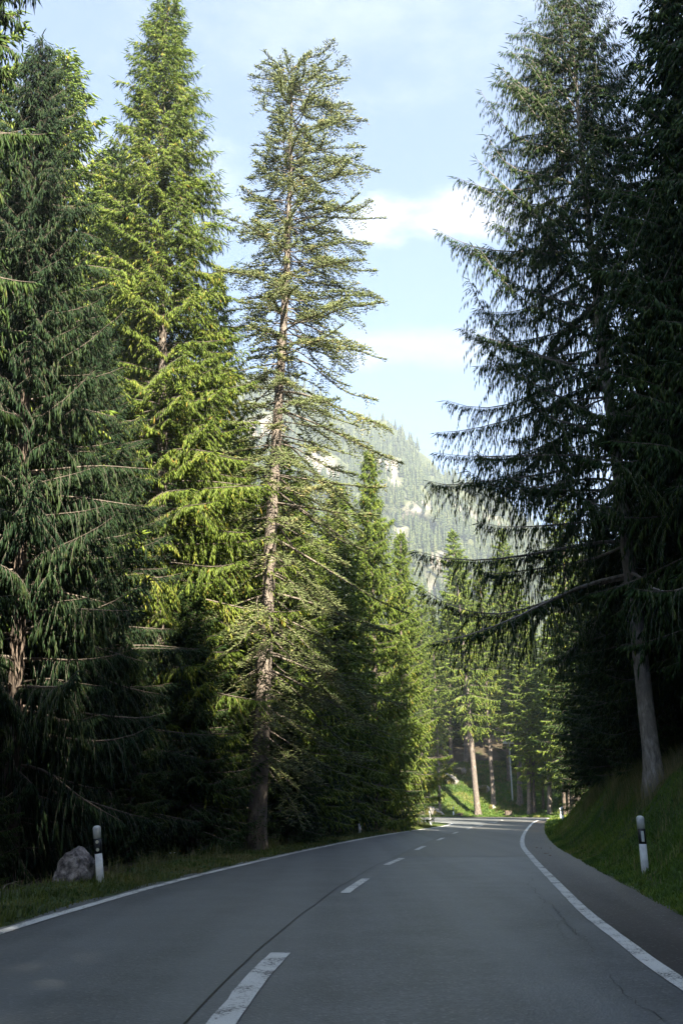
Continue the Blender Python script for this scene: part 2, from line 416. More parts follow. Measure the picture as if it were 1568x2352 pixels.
# ------------------------------------------------------------ ground and road
def build_ground():
    def axis(parts):
        return np.unique(np.concatenate(parts).round(4))
    gx = axis([-np.geomspace(30, 4500, 22), np.arange(-30, -8, 1.0), np.arange(-8, -2, 0.35), np.arange(-2, 12, 0.2), np.arange(12, 26, 0.5), np.arange(26, 60, 2.0), np.geomspace(60, 4500, 20)])
    gy = axis([-np.geomspace(40, 4500, 20), np.arange(-40, 4, 1.5), np.arange(4, 36, 0.2), np.arange(36, 60, 0.35), np.arange(60, 125, 0.5), np.arange(125, 180, 3.0), np.geomspace(180, 5000, 22)])
    XX, YY = np.meshgrid(gx, gy)
    Z, S, hillside = terrain(XX, YY, True)
    nx, ny = len(gx), len(gy)
    idx = np.arange(nx * ny).reshape(ny, nx)
    F = np.stack([idx[:-1, :-1].ravel(), idx[:-1, 1:].ravel(), idx[1:, 1:].ravel(), idx[1:, :-1].ravel()], 1)
    wild = np.where(hillside, sstep((S - 5) / 12) * 0.3 - 0.12, sstep((S - 1.2) / 1.5) * 0.4 - 0.1)
    o = mesh_obj('ground', np.c_[XX.ravel(), YY.ravel(), Z.ravel()], F, M['ground'], smooth=True, attrs={'wild': wild.ravel()})
    tag(o, kind='structure')
build_ground()

def strip(name, A, B, mat, z, kind='structure', zfun=None):
    n = len(A); za = rise(A[:, 1]) + z; zb = rise(B[:, 1]) + z
    V = np.vstack([np.c_[A, za], np.c_[B, zb]])
    i = np.arange(n - 1); F = np.stack([i, i + n, i + n + 1, i + 1], 1)
    o = mesh_obj(name, V, F, mat)
    if kind: tag(o, kind=kind)
    return o
def build_road():
    # cross rows joining the matching points of both edges
    n = 260
    keyL = catmull(left_pts, 16); keyR = catmull(right_pts, 16)
    kc = min(len(left_pts), len(right_pts))
    # match the two edges by arc share before and after the bend
    def split(P, pts, k):
        k16 = k * 16; return P[:k16 + 1], P[k16:]
    la, lb = split(keyL, left_pts, 14); ra, rb = split(keyR, right_pts, 15)
    LA, RA = resample(la, n), resample(ra, n); LB, RB = resample(lb, 90), resample(rb, 90)
    L = np.vstack([LA, LB[1:]]); R = np.vstack([RA, RB[1:]])
    L = offset(L, -LEDGE - 0.12); R = offset(R, 0.10)
    m = 14; rows = []
    for k in range(m + 1):
        s = k / m; rows.append(L * (1 - s) + R * s)
    V = np.concatenate([np.c_[r, rise(r[:, 1])] for r in rows]); nn = len(L)
    i = np.arange(nn - 1); F = []
    for k in range(m):
        F.append(np.stack([i + k * nn, i + (k + 1) * nn, i + 1 + (k + 1) * nn, i + 1 + k * nn], 1))
    tag(mesh_obj('road', V, np.vstack(F), M['asphalt']), kind='structure')
    # concave gutter of older asphalt along the right-hand edge
    rr = RLs; V = []; prof = [(0.10, 0.003), (0.35, -0.012), (0.65, -0.022), (0.9, -0.010), (1.1, 0.045), (1.32, 0.06)]
    T = np.gradient(rr, axis=0)
    for w, h in prof:
        ww = w + 0.05 * vnoise(np.arange(len(rr)) * 0.7, np.full(len(rr), w * 3), 9) * (w > 1)
        q = offset(rr, ww); V.append(np.c_[q, rise(rr[:, 1]) + h])
    V = np.concatenate(V); nn = len(rr); i = np.arange(nn - 1); F = []
    for k in range(len(prof) - 1): F.append(np.stack([i + k * nn, i + (k + 1) * nn, i + 1 + (k + 1) * nn, i + 1 + k * nn], 1))
    tag(mesh_obj('road_gutter', V, np.vstack(F), M['gutter'], smooth=True), kind='structure')
    # edge lines
    def wob(P, s, a=0.006): return a * vnoise(np.arange(len(P)) * 0.9, np.zeros(len(P)), s)
    for nm, P in (('road_edge_line', resample(RL, step=0.35)), ('road_edge_line', resample(LL, step=0.35))):
        strip(nm, offset(P, -0.085 + wob(P, 1)), offset(P, 0.085 + wob(P, 2)), M['paint'], 0.009)
    # centre dashes, seam, newer patch
    C = CLs; d = np.r_[0, np.cumsum(np.linalg.norm(np.diff(C, axis=0), axis=1))]
    def at_y(yy):
        k = int(np.argmin(np.abs(C[:400, 1] - yy) + 50 * (np.abs(C[:400, 0] - np.interp(yy, C[:400, 1], C[:400, 0])) > 3))); return d[k]
    Vd, Fd = [], []
    def dash(s0, s1, w=0.085):
        s = np.linspace(s0, s1, 14); P = np.c_[np.interp(s, d, C[:, 0]), np.interp(s, d, C[:, 1])]
        T = P[-1] - P[0]; T /= np.linalg.norm(T); N = np.array([T[1], -T[0]])
        jit = lambda k: 0.003 * np.random.RandomState(int(s0 * 7) + k).randn(14)
        A = P - N * (w + jit(1))[:, None]; B = P + N * (w + jit(2))[:, None]
        b0 = len(Vd) * 0 + sum(len(v) for v in Vd)
        Vd.append(np.vstack([np.c_[A, rise(A[:, 1]) + .010], np.c_[B, rise(B[:, 1]) + .010]]))
        i = np.arange(13); Fd.append(np.stack([i, i + 14, i + 15, i + 1], 1) + b0)
    yb = [gpr(645, 2190)[1], gpr(840, 2019)[1], gpr(922, 1972)[1], gpr(978, 1944)[1], gpr(1019, 1925)[1], gpr(1055, 1911)[1], gpr(1085, 1901.5)[1], gpr(1107, 1896)[1]]
    s_prev = at_y(yb[0])
    dash(s_prev - 3.6, s_prev, 0.10); k = 0
    for y_ in yb[1:]:
        s1 = at_y(y_); dash(s1 - 3.1, s1, 0.085)
    for kk in range(1, 6): dash(at_y(yb[-1]) + 9.0 * kk - 3, at_y(yb[-1]) + 9.0 * kk)
    for kk in range(1, 8): dash(s_prev - 9.2 * kk - 3, s_prev - 9.2 * kk)
    tag(mesh_obj('road_centre_line', np.vstack(Vd), np.vstack(Fd), M['paint']), kind='structure')
    # longitudinal joint just left of the dashes
    rng = np.random.RandomState(5)
    mk = (C[:, 1] > 3) & (C[:, 1] < 62) & (np.arange(len(C)) < 420); P = C[mk]
    o1 = -0.26 + 0.02 * vnoise(np.arange(len(P)) * .5, np.zeros(len(P)), 4)
    strip('road_joint', offset(P, o1 - 0.008), offset(P, o1 + 0.008), M['tar'], 0.006)
    # newer surfacing of the right-hand lane further on
    y0 = gpr(1000, 1968)[1]
    mk = (C[:, 1] > y0) & (C[:, 1] < 84) & (np.arange(len(C)) < 460); P = C[mk]
    Rr = np.array([RLs[np.argmin(np.hypot(*(RLs - p).T))] for p in P])
    A = offset(P, -0.24); 
    strip('road_patch', A, P + (Rr - P) * 1.03, M['asphalt_new'], 0.004)
    # cracks in the right lane
    def crack(pts, w, seed, z=0.007):
        P = resample(catmull([gpr(*q) for q in pts], 12), step=0.12)
        r = np.random.RandomState(seed); P = P + r.randn(*P.shape) * 0.022 + 0.05 * np.c_[vnoise(np.arange(len(P)) * .35, np.zeros(len(P)), seed), vnoise(np.arange(len(P)) * .35, np.ones(len(P)), seed)]
        ww = w * 0.5 * (0.4 + r.rand(len(P))); ww[0] = ww[-1] = 0.001
        strip('road_crack', offset(P, -ww / 2), offset(P, ww / 2), M['tar'], z)
    crack([(1215, 2015), (1225, 2045), (1262, 2080), (1300, 2122), (1330, 2150)], 0.022, 1)
    crack([(1200, 2018), (1245, 2016)], 0.02, 2)
    crack([(1305, 2120), (1350, 2165), (1362, 2190)], 0.016, 3)
    crack([(1395, 2240), (1440, 2290), (1500, 2350)], 0.014, 4)
    crack([(1240, 2075), (1290, 2135), (1285, 2160)], 0.010, 5)
    crack([(545, 2272), (600, 2270)], 0.03, 6, 0.014)
    crack([(790, 2040), (830, 2026)], 0.012, 7, 0.014)
build_road()

# ------------------------------------------------------------ conifers
def tubes(paths, radii, sides):
    """list of (k,3) paths with (k,) radii -> one vertex/face set; all paths the same k"""
    P = np.asarray(paths, float); R = np.asarray(radii, float); n, k, _ = P.shape
    T = np.gradient(P, axis=1); T /= np.linalg.norm(T, axis=2)[..., None] + 1e-9
    up = np.zeros_like(T); up[..., 0] = 0.31; up[..., 1] = 0.17; up[..., 2] = 0.93
    m = np.abs((T * up).sum(-1)) > 0.95; up[m] = (1, 0, 0)
    A = np.cross(T, up); A /= np.linalg.norm(A, axis=2)[..., None]; B = np.cross(T, A)
    th = np.linspace(0, 2 * PI, sides, endpoint=False)
    V = P[:, :, None, :] + R[:, :, None, None] * (np.cos(th)[None, None, :, None] * A[:, :, None, :] + np.sin(th)[None, None, :, None] * B[:, :, None, :])
    idx = np.arange(n * k * sides).reshape(n, k, sides); j = np.roll(idx, -1, axis=2)
    F = np.stack([idx[:, :-1], j[:, :-1], j[:, 1:], idx[:, 1:]], -1).reshape(-1, 4)
    return V.reshape(-1, 3), F

def spindles(p, d, L, w, rng):
    """twig clothed in needles: a slim three-sided spindle each"""
    n = len(p); d = d / (np.linalg.norm(d, axis=1)[:, None] + 1e-9)
    r = rng.randn(n, 3); A = np.cross(d, r); A /= np.linalg.norm(A, axis=1)[:, None] + 1e-9; B = np.cross(d, A)
    V = np.empty((n, 5, 3)); V[:, 0] = p; V[:, 4] = p + d * L[:, None]
    mid = p + d * (L * (0.30 + 0.2 * rng.rand(n)))[:, None]
    for k in range(3):
        a = 2 * PI * k / 3; V[:, 1 + k] = mid + (math.cos(a) * A + math.sin(a) * B) * (w / 2)[:, None]
    f = np.array([[0, 1, 2], [0, 2, 3], [0, 3, 1], [4, 2, 1], [4, 3, 2], [4, 1, 3]])
    F = (np.arange(n)[:, None, None] * 5 + f[None]).reshape(-1, 3)
    return V.reshape(-1, 3), F

def conifer(name, seed, H, R, cb, r0, kind='spruce', dens=1.0, comb=0.5, tw=0.036, whorl=0.55, per=5, q_pow=0.72,
            inner=0.12, side_bias=None, bark='bark', needles='spruce', a_top=0.6, a_low=-0.12, sag=0.45, tip=0.38, stubs=14, minlen=0.35, curtain=1.0, gap=0.0, qmin=0.0, lowc=0.35, lvar=0.62):
    rng = np.random.RandomState(seed)
    root = empty(name)
    ph = rng.rand(2) * 6; amp = 0.004 * H
    def axis(z):
        z = np.asarray(z, float)
        return np.stack([amp * np.sin(z * 0.21 + ph[0]) * z / H, amp * np.sin(z * 0.17 + ph[1]) * z / H, z], -1)
    # trunk
    zs = np.r_[-0.6, -0.1, 0.15, 0.5, 1.0, np.linspace(2, H, 26)]
    rad = r0 * (1 - np.clip(zs, 0, H) / H) ** 0.85 * (1 + 0.35 * np.exp(-np.maximum(zs, 0) / 0.35)) + 0.012
    V, F = tubes([axis(zs)], [rad], 14)
    ang = np.arctan2(V[:, 1], V[:, 0]); low = np.exp(-np.maximum(V[:, 2], 0) / 0.6)
    c = axis(V[:, 2]); off = (V - c); V = c + off * (1 + (0.18 * low * np.sin(ang * 5 + ph[0]) + 0.05 * fbm(V[:, 2] * 2.2, ang * 2, seed, 2)))[:, None]
    trunk = mesh_obj('trunk', V, F, M[bark], root, smooth=True)
    # branch table
    z = []; az = []; q0 = H - cb; zz = cb
    while zz < H - 0.25:
        q = (H - zz) / q0; k = per + rng.randint(-1, 2)
        a0 = rng.rand() * 2 * PI
        for i in range(k):
            z.append(zz + rng.randn() * 0.10 * whorl); az.append(a0 + 2 * PI * i / k + rng.randn() * 0.25)
        zz += whorl * (0.45 + 0.75 * q) * (0.8 + 0.4 * rng.rand())
    z = np.clip(np.array(z), cb * 0.9, H - 0.15); az = np.array(az); nb = len(z)
    q = np.clip((H - z) / q0, 0.01, 1)
    lowcut = 1 - lowc * sstep((q - 0.82) / 0.18)
    L = R * np.maximum(q, qmin) ** q_pow * lowcut * (1.12 - lvar + lvar * rng.rand(nb)) + 0.15
    if side_bias is not None:
        L *= 1 + side_bias[1] * np.cos(az - side_bias[0])
    if gap: L *= 1 - gap * rng.rand(nb) ** 1.5
    L = np.maximum(L, minlen)
    a = a_low + (a_top - a_low) * (1 - q) ** 1.2 + rng.randn(nb) * 0.09
    b = -sag * (0.35 + 0.75 * q) * (0.8 + 0.4 * rng.rand(nb)); c_ = tip * (0.6 + 0.6 * rng.rand(nb)) * (0.4 + 0.6 * q)
    wig = rng.randn(nb) * 0.14; wig2 = rng.randn(nb) * 0.04
    base = axis(z)
    def curve(bi, u):
        r = L[bi] * u; s = L[bi] * (wig[bi] * u * u + wig2[bi] * np.sin(u * 7))
        ca, sa = np.cos(az[bi]), np.sin(az[bi])
        P = base[bi].copy(); P[:, 0] += ca * r - sa * s; P[:, 1] += sa * r + ca * s
        P[:, 2] += L[bi] * (a[bi] * u + b[bi] * u * u + c_[bi] * u ** 3)
        return P
    def tang(bi, u):
        T = curve(bi, u + 0.01) - curve(bi, u - 0.01); return T / (np.linalg.norm(T, axis=1)[:, None] + 1e-9)
    # woody limbs
    m = 9; us = np.linspace(0, 1, m); bi = np.repeat(np.arange(nb), m); P = curve(bi, np.tile(us, nb)).reshape(nb, m, 3)
    rb = (0.006 + 0.0095 * L)[:, None] * (1 - us[None, :] * 0.88)
    LV, LF = tubes(P, rb, 4)
    # side branches
    ns = np.maximum(2, (L * (1 - inner) / (0.135 / dens)).astype(int))
    bi = np.repeat(np.arange(nb), ns); k = np.concatenate([np.arange(x) for x in ns])
    u = inner + (1 - inner) * (k + rng.rand(len(k))) / ns[bi]; u = np.clip(u, 0, 0.985)
    side = np.where(k % 2 == 0, 1.0, -1.0)
    p = curve(bi, u); T = tang(bi, u); S = np.cross(T, [0, 0, 1.0]); S /= np.linalg.norm(S, axis=1)[:, None] + 1e-9
    l2 = (0.36 * L[bi] * (1 - u) ** 0.75 * sstep((u - inner + 0.15) / 0.35) + 0.14) * (0.6 + 0.7 * rng.rand(len(u))); l2 = np.minimum(l2, 1.25)
    d2 = T * (0.55 + 0.2 * rng.randn(len(u)))[:, None] + S * (side * (0.8 if comb < 0.8 else 0.55))[:, None]
    d2[:, 2] += 0.05 + 0.1 * rng.randn(len(u)) - 0.25 * comb
    if kind == 'fir': d2[:, 2] += 0.16
    d2 /= np.linalg.norm(d2, axis=1)[:, None]
    dr = 0.25 + 0.75 * comb
    keep = rng.rand(len(u)) < (0.93 if kind != 'fir' else 0.90)
    if gap: keep &= (fbm(u * L[bi] * 1.1 + bi * 7.3, bi * 3.1, seed, 2) > -0.18) & (rng.rand(nb)[bi] > 0.10)
    p, d2, l2, bi2, u2 = p[keep], d2[keep], l2[keep], bi[keep], u[keep]
    # thin woody side branches
    m2 = 4; s2 = np.linspace(0, 1, m2)
    PP = p[:, None] + d2[:, None] * (l2[:, None] * s2)[..., None]; PP[..., 2] -= dr * l2[:, None] * s2 ** 2
    sel = l2 > 0.3
    V2, F2 = tubes(PP[sel], np.broadcast_to(0.006 * (1 - 0.7 * s2), (sel.sum(), m2)), 3)
    LF = np.vstack([LF, F2 + len(LV)]); LV = np.vstack([LV, V2])
    # bare dead twigs on the lower trunk
    if stubs:
        zst = rng.uniform(0.12 * H, max(cb, 0.3 * H) + 2, stubs * 3); ast = rng.rand(len(zst)) * 2 * PI
        lst = rng.uniform(0.15, 0.9, len(zst)); bs = axis(zst); uu = np.linspace(0, 1, 4)
        D = np.c_[np.cos(ast), np.sin(ast), rng.uniform(-0.35, 0.15, len(zst))]
        PS = bs[:, None] + D[:, None] * (lst[:, None] * uu)[..., None]; PS[..., 2] -= 0.15 * lst[:, None] * uu ** 2
        V3, F3 = tubes(PS, np.broadcast_to(0.016 * (1 - 0.8 * uu), (len(zst), 4)), 4)
        LF = np.vstack([LF, F3 + len(LV)]); LV = np.vstack([LV, V3])
    limbs = mesh_obj('branches', LV, LF, M['bark_pale'] if bark == 'bark_pale' else M['twigwood'], root)
    # twigs
    nt = np.maximum(2, (l2 / (0.060 / dens ** 0.5)).astype(int)); si = np.repeat(np.arange(len(l2)), nt)
    k = np.concatenate([np.arange(x) for x in nt]); s = (k + rng.rand(len(k))) / nt[si]
    tp = p[si] + d2[si] * (l2[si] * s)[:, None]; tp[:, 2] -= dr * l2[si] * s ** 2
    td = d2[si].copy(); td[:, 2] -= 2 * dr * s * 0.9; td /= np.linalg.norm(td, axis=1)[:, None]
    ps = np.cross(td, [0, 0, 1.0]); ps /= np.linalg.norm(ps, axis=1)[:, None] + 1e-9
    sg = np.where(k % 2 == 0, 1.0, -1.0)
    n = len(si)
    if kind == 'fir':
        D = td * 0.75 + ps * (sg * 0.75)[:, None] + rng.randn(n, 3) * 0.28; D[:, 2] += 0.40
        TL = (0.10 + 0.14 * rng.rand(n)) * 1.0; W = tw * 1.35 * (0.7 + 0.6 * rng.rand(n))
    else:
        hang = comb * (0.9 + 0.9 * rng.rand(n)) * sstep((1.02 - u2[si]) / 0.12)
        D = td * (0.8 - 0.3 * comb) + ps * (sg * 0.6 * (1 - 0.75 * comb))[:, None] + rng.randn(n, 3) * 0.20
        D[:, 2] -= hang * 2.1 - 0.12
        TL = (0.13 + 0.18 * rng.rand(n)) * (1 + 1.9 * comb * rng.rand(n) * curtain * sstep((1.0 - u2[si]) / 0.5)); W = tw * (0.65 + 0.6 * rng.rand(n))
    tipness = s * 0.5 + u2[si] * 0.5
    tint = np.clip(0.08 + 0.50 * rng.rand(n) + 0.28 * tipness + 0.12 * rng.randn(len(l2))[si] + 0.10 * rng.randn(nb)[bi2[si]], 0, 0.93)
    old = rng.rand(n) < 0.012; tint[old] = 0.97
    # twigs straight on the limb, closing the gaps and making the pointed ends
    nm = np.maximum(4, (L * (1 - inner) / (0.035 / dens ** 0.5)).astype(int)); bm = np.repeat(np.arange(nb), nm)
    km = np.concatenate([np.arange(x) for x in nm]); um = inner + (1 - inner) * (km + rng.rand(len(km))) / nm[bm]
    mp = curve(bm, um); mT = tang(bm, um); mS = np.cross(mT, [0, 0, 1.0]); sgm = np.where(km % 2 == 0, 1.0, -1.0)
    n2 = len(bm); MD = mT * 0.9 + mS * (sgm * (0.55 - 0.3 * comb))[:, None] + rng.randn(n2, 3) * 0.2
    MD[:, 2] += (0.3 if kind == 'fir' else -2.2 * comb) * sstep((1.03 - um) / 0.10) + 0.05
    ML = (0.12 + 0.16 * rng.rand(n2)) * (1 + (0 if kind == 'fir' else 2.2 * comb * curtain) * rng.rand(n2)); MW = tw * (0.7 + 0.5 * rng.rand(n2)) * (1.3 if kind == 'fir' else 1)
    # leader at the top
    nl = 60; zl = rng.uniform(H - 1.1, H + 0.1, nl) - (0.4 if kind == 'fir' else 0); al = rng.rand(nl) * 2 * PI; lp = axis(np.minimum(zl, H))
    LD = np.c_[np.cos(al), np.sin(al), 1.1 + 0.4 * rng.rand(nl)]
    allp = np.vstack([tp, mp, lp]); allD = np.vstack([D, MD, LD]); allL = np.r_[TL, ML, 0.12 + 0.12 * rng.rand(nl)]
    allW = np.r_[W, MW, np.full(nl, tw)]; allt = np.r_[tint, np.clip(0.25 + 0.5 * rng.rand(n2), 0, .93), np.full(nl, 0.6)]
    CV, CF = spindles(allp, allD, allL, allW, rng)
    crown = mesh_obj('crown', CV, CF, M[needles], root, attrs={'tint': np.repeat(allt, 5)})
    kid(root, trunk, limbs, crown)
    root['H0'] = H
    STAT.append((name, nb, len(CF)))
    return root
STAT = []

def place(root, xb, Y, xt=None, yt=None, H=None, rot=0.0, width=1.0, label=None, group=None, cat='tree', yb=None, first=False, name=None, world=None):
    """stand a tree Y metres ahead under picture column xb; its tip at picture point xt, yt"""
    if world: X = world[0]; Y = world[1]; z = tz(X, Y)
    else:
        z = 0.0; X = 0.0
        for _ in range(30):                      # keep every tree clear of the road
            for _ in range(3): X = wx(xb, Y, z); z = tz(X, Y)
            if side(X, Y) > 1.25: break
            Y += 1.5
    o = root if first else copy_tree(root)
    if name: o.name = name
    H0 = float(root['H0'])
    lean = (0.0, 0.0)
    if yt is not None:
        zt = wz(yt, Y); H = zt - z
        Xt = wx(xt, Y, zt) if xt is not None else X
        lean = (math.atan2(Xt - X, H), 0)
    s = H / H0
    o.location = (X, Y, z - 0.05)
    o.rotation_euler = (Matrix.Rotation(lean[0], 3, 'Y') @ Matrix.Rotation(rot, 3, 'Z')).to_euler()
    o.scale = (s * width, s * width, s)
    tag(o, label, cat, group)
    PLACED.append(o)
    return o
PLACED = []

# key trees with a crown of their own -------------------------------------------------
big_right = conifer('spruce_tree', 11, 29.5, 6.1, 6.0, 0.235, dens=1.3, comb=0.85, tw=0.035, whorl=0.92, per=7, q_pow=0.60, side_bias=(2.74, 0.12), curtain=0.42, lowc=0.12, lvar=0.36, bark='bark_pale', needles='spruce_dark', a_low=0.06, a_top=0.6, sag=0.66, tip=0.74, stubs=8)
place(big_right, 1503, 24, 1292, -25, first=True, rot=0.4, label='tall dark spruce with pale grey lower trunk on the bank beside the right roadside post')
fir = conifer('fir_tree', 23, 34, 4.6, 3.2, 0.315, kind='fir', dens=1.6, comb=0.35, tw=0.036, whorl=0.62, per=7, q_pow=0.26, qmin=0.075, inner=0.34, gap=0.5, side_bias=(0.0, 0.30), bark='bark_fir', needles='fir', a_low=-0.35, a_top=0.10, sag=0.55, tip=0.40, stubs=26)
place(fir, 588, 30.5, 676, 150, first=True, rot=0.0, label='tall grey-green fir with sunlit bare trunk and rounded top, left of the road')
bright = conifer('spruce_tree', 37, 36, 5.0, 2.5, 0.26, dens=1.35, comb=0.55, tw=0.041, whorl=0.56, per=7, q_pow=0.66, inner=0.2, needles='spruce', a_low=-0.15, a_top=0.5, sag=0.5, tip=0.4, bark='bark_fir')
place(bright, 352, 29.5, 388, -22, first=True, rot=1.1, label='tallest bright green sunlit spruce standing left of the rounded-top fir')
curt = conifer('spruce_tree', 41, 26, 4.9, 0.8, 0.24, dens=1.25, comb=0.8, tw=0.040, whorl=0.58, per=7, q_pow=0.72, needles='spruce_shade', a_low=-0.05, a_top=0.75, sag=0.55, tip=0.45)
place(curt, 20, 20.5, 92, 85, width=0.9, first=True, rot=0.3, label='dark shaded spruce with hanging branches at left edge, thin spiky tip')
slim = conifer('spruce_tree', 53, 27, 4.3, 1.2, 0.22, dens=0.95, comb=0.8, tw=0.062, whorl=0.70, per=7, q_pow=0.75, needles='spruce', a_low=0.0, a_top=0.6, sag=0.55, tip=0.75, lvar=0.8)
place(slim, 868, 54, 848, 1030, first=True, rot=2.0, label='pointed sunlit spruce with drooping branches right of the fir, before the mountain')
highc = conifer('spruce_tree', 61, 32, 3.9, 9.5, 0.32, dens=0.55, comb=0.75, tw=0.11, whorl=0.95, per=6, q_pow=0.6, needles='spruce', a_low=-0.1, a_top=0.5, sag=0.5, tip=0.4, bark='bark_fir', stubs=16)
place(highc, 1097, 102, 1038, 1215, first=True, rot=0.7, label='sunlit spruce with tall bare trunk on the bank behind the hairpin bend')
young = conifer('spruce_tree', 71, 12, 3.0, 0.25, 0.10, dens=1.0, comb=0.45, tw=0.046, whorl=0.42, per=8, q_pow=0.75, needles='spruce_dark', a_low=0.0, a_top=0.6, sag=0.4, tip=0.4, stubs=4)
place(young, 150, 23, 190, 1420, first=True, rot=1.4, label='shaded young spruce behind the mossy rock, left roadside')
pole = conifer('spruce_tree', 79, 15, 2.6, 3.6, 0.14, dens=0.6, comb=0.5, tw=0.085, whorl=0.7, per=6, q_pow=0.6, needles='spruce', a_low=-0.15, a_top=0.4, sag=0.4, tip=0.35, stubs=14)
place(pole, 1247, 104, 1238, 1540, first=True, rot=0.5, label='small thin-trunked spruce on the bank above the far right posts')
# general forest trees, coarser
mid = conifer('spruce_tree', 83, 28, 4.4, 2.2, 0.24, dens=0.75, comb=0.55, tw=0.075, whorl=0.65, per=7, q_pow=0.68, needles='spruce')
place(mid, 135, 33, 150, 112, first=True, rot=0.2, label='pale green broad-topped spruce behind the dark leftmost one')
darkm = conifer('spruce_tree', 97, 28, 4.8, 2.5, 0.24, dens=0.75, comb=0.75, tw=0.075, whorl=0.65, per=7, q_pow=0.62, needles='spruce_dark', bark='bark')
place(darkm, 1720, 20.5, 1540, -130, first=True, rot=0.2, label='tall dark spruce filling the upper right corner')

ROT = random.Random(4)
def r_(): return ROT.uniform(0, 6.28)
# left of the road
place(mid, -95, 24, -60, -180, rot=3.0, label='tall spruce cut by the left picture edge, only some branch tips showing')
place(darkm, 0, 0, H=24, world=(-7.2, 12.2), rot=1.0, width=0.64, label='added dark spruce shading the leftmost one, mostly beyond the picture edge')  # added between sun and leftmost dark spruce to throw shade on it
place(darkm, 250, 39, 262, 330, rot=r_(), label='spruce half hidden between the dark left spruce and the bright one', width=0.9)
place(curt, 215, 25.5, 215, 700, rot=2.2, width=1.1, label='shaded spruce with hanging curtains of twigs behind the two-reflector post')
place(young, 300, 24.5, 300, 1480, rot=0.9, label='dark young spruce right behind the white left post')
place(young, 440, 28, 440, 1330, rot=3.9, width=1.1, label='young spruce just left of the bare fir trunk')
place(mid, 490, 38, 500, 620, rot=1.2, width=0.85, label='green spruce showing between the bright spruce and the fir')
place(young, 532, 33, 534, 1400, rot=5.0, label='low dark spruce at the foot of the fir, left side')
place(mid, 690, 38, 690, 1090, rot=r_(), width=1.15, label='sunlit spruce standing right behind the fir trunk')
place(mid, 772, 46, 775, 1110, rot=0.3, width=1.3, label='shorter bushy spruce between the tall fir and the pointed spruce')
place(young, 660, 34, 660, 1500, rot=4.1, width=1.1, label='bushy low spruce just right of the fir trunk')
place(mid, 642, 36.5, 652, 1010, rot=2.4, width=1.15, label='sunlit spruce crowding the fir trunk on its right side')
place(young, 738, 42, 738, 1560, rot=2.1, width=1.1, label='bushy young spruce behind the verge left of the second left post')
place(young, 800, 51, 800, 1480, rot=0.1, width=1.0, label='young spruce behind the second post on the left verge')
place(slim, 925, 63, 918, 1215, rot=5.1, width=1.05, label='spruce with upturned dark branch tips right of the pointed spruce')
place(young, 880, 58, 880, 1560, rot=1.9, width=1.3, label='low spruce reaching down to the verge before the hairpin bend')
place(highc, 966, 88, 966, 1340, rot=3.3, width=0.9, label='shaded spruce left of the tall bare-trunk group')
place(young, 905, 72, 905, 1620, rot=3.0, width=1.3, label='low spruce above the wooden barrier by the bend')
# the far bank behind the hairpin
place(highc, 1133, 108, 1098, 1290, rot=2.0, width=0.9, label='thick brown bare-trunk spruce, second of the group behind the bend')
place(highc, 1168, 113, 1145, 1290, rot=4.0, width=0.85, label='slim bare-trunk spruce right beside the signpost')
place(highc, 1010, 106, 992, 1390, rot=5.2, width=0.75, label='thin bare-trunk spruce above the rocks left of the bend')
place(highc, 985, 109, 972, 1420, rot=1.0, width=0.7, label='thin trunk between two others above the rocks by the bend')
place(highc, 969, 112, 955, 1400, rot=2.7, width=0.7, label='leftmost thin trunk above the rocks by the bend')
place(pole, 1226, 96, 1215, 1500, rot=r_(), width=1.1, label='spruce with low branches right of the signpost')
place(pole, 1308, 88, 1288, 1440, rot=r_(), width=1.0, label='spruce with sun-flecked trunk on the slope above the far right posts')
place(pole, 1296, 97, 1276, 1470, rot=r_(), width=1.0, label='dark spruce beside the sun-flecked trunk on the right slope')
g_r = 'dark spruces crowding the right slope'
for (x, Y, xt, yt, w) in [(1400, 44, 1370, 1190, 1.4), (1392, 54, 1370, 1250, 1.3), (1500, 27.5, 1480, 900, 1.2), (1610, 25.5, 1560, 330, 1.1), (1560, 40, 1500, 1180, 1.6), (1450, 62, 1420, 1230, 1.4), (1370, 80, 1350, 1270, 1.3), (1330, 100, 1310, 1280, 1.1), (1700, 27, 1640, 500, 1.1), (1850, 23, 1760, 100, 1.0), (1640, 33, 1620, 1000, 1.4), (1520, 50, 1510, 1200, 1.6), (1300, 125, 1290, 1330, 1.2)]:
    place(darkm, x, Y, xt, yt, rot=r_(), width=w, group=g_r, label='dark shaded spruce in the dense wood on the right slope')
for (x, Y, xt, yt, w) in [(1420, 36, 1410, 1330, 1.3), (1395, 46, 1385, 1400, 1.3), (1500, 30, 1490, 1250, 1.2), (1580, 27, 1570, 1330, 1.2), (1370, 62, 1362, 1500, 1.3), (1430, 52, 1425, 1420, 1.4)]:
    place(young, x, Y, xt, yt, rot=r_(), width=w, group='low dark spruces under the right wood', label='low dark young spruce under the trees on the right slope')
g_l = 'spruces deep in the left wood'
for (x, Y, yt, w) in [(-250, 30, 150, 1.0), (-30, 42, 420, 1.0), (60, 36, 560, 1.0), (330, 48, 700, 1.0), (420, 55, 900, 1.0), (560, 50, 1000, 0.9), (620, 62, 1130, 1.0), (480, 75, 1100, 1.1), (250, 65, 900, 1.1), (720, 68, 1250, 1.0), (820, 75, 1330, 0.9), (650, 90, 1300, 1.2), (870, 98, 1420, 0.9), (60, 60, 800, 1.2), (-180, 50, 500, 1.2), (380, 95, 1250, 1.4), (150, 95, 1150, 1.5), (-100, 90, 1000, 1.6), (930, 100, 1450, 0.9), (780, 110, 1420, 1.2)]:
    place(darkm if ROT.random() < .5 else mid, x, Y, x, yt, rot=r_(), width=w, group=g_l, label='spruce standing deep in the shaded wood left of the road')
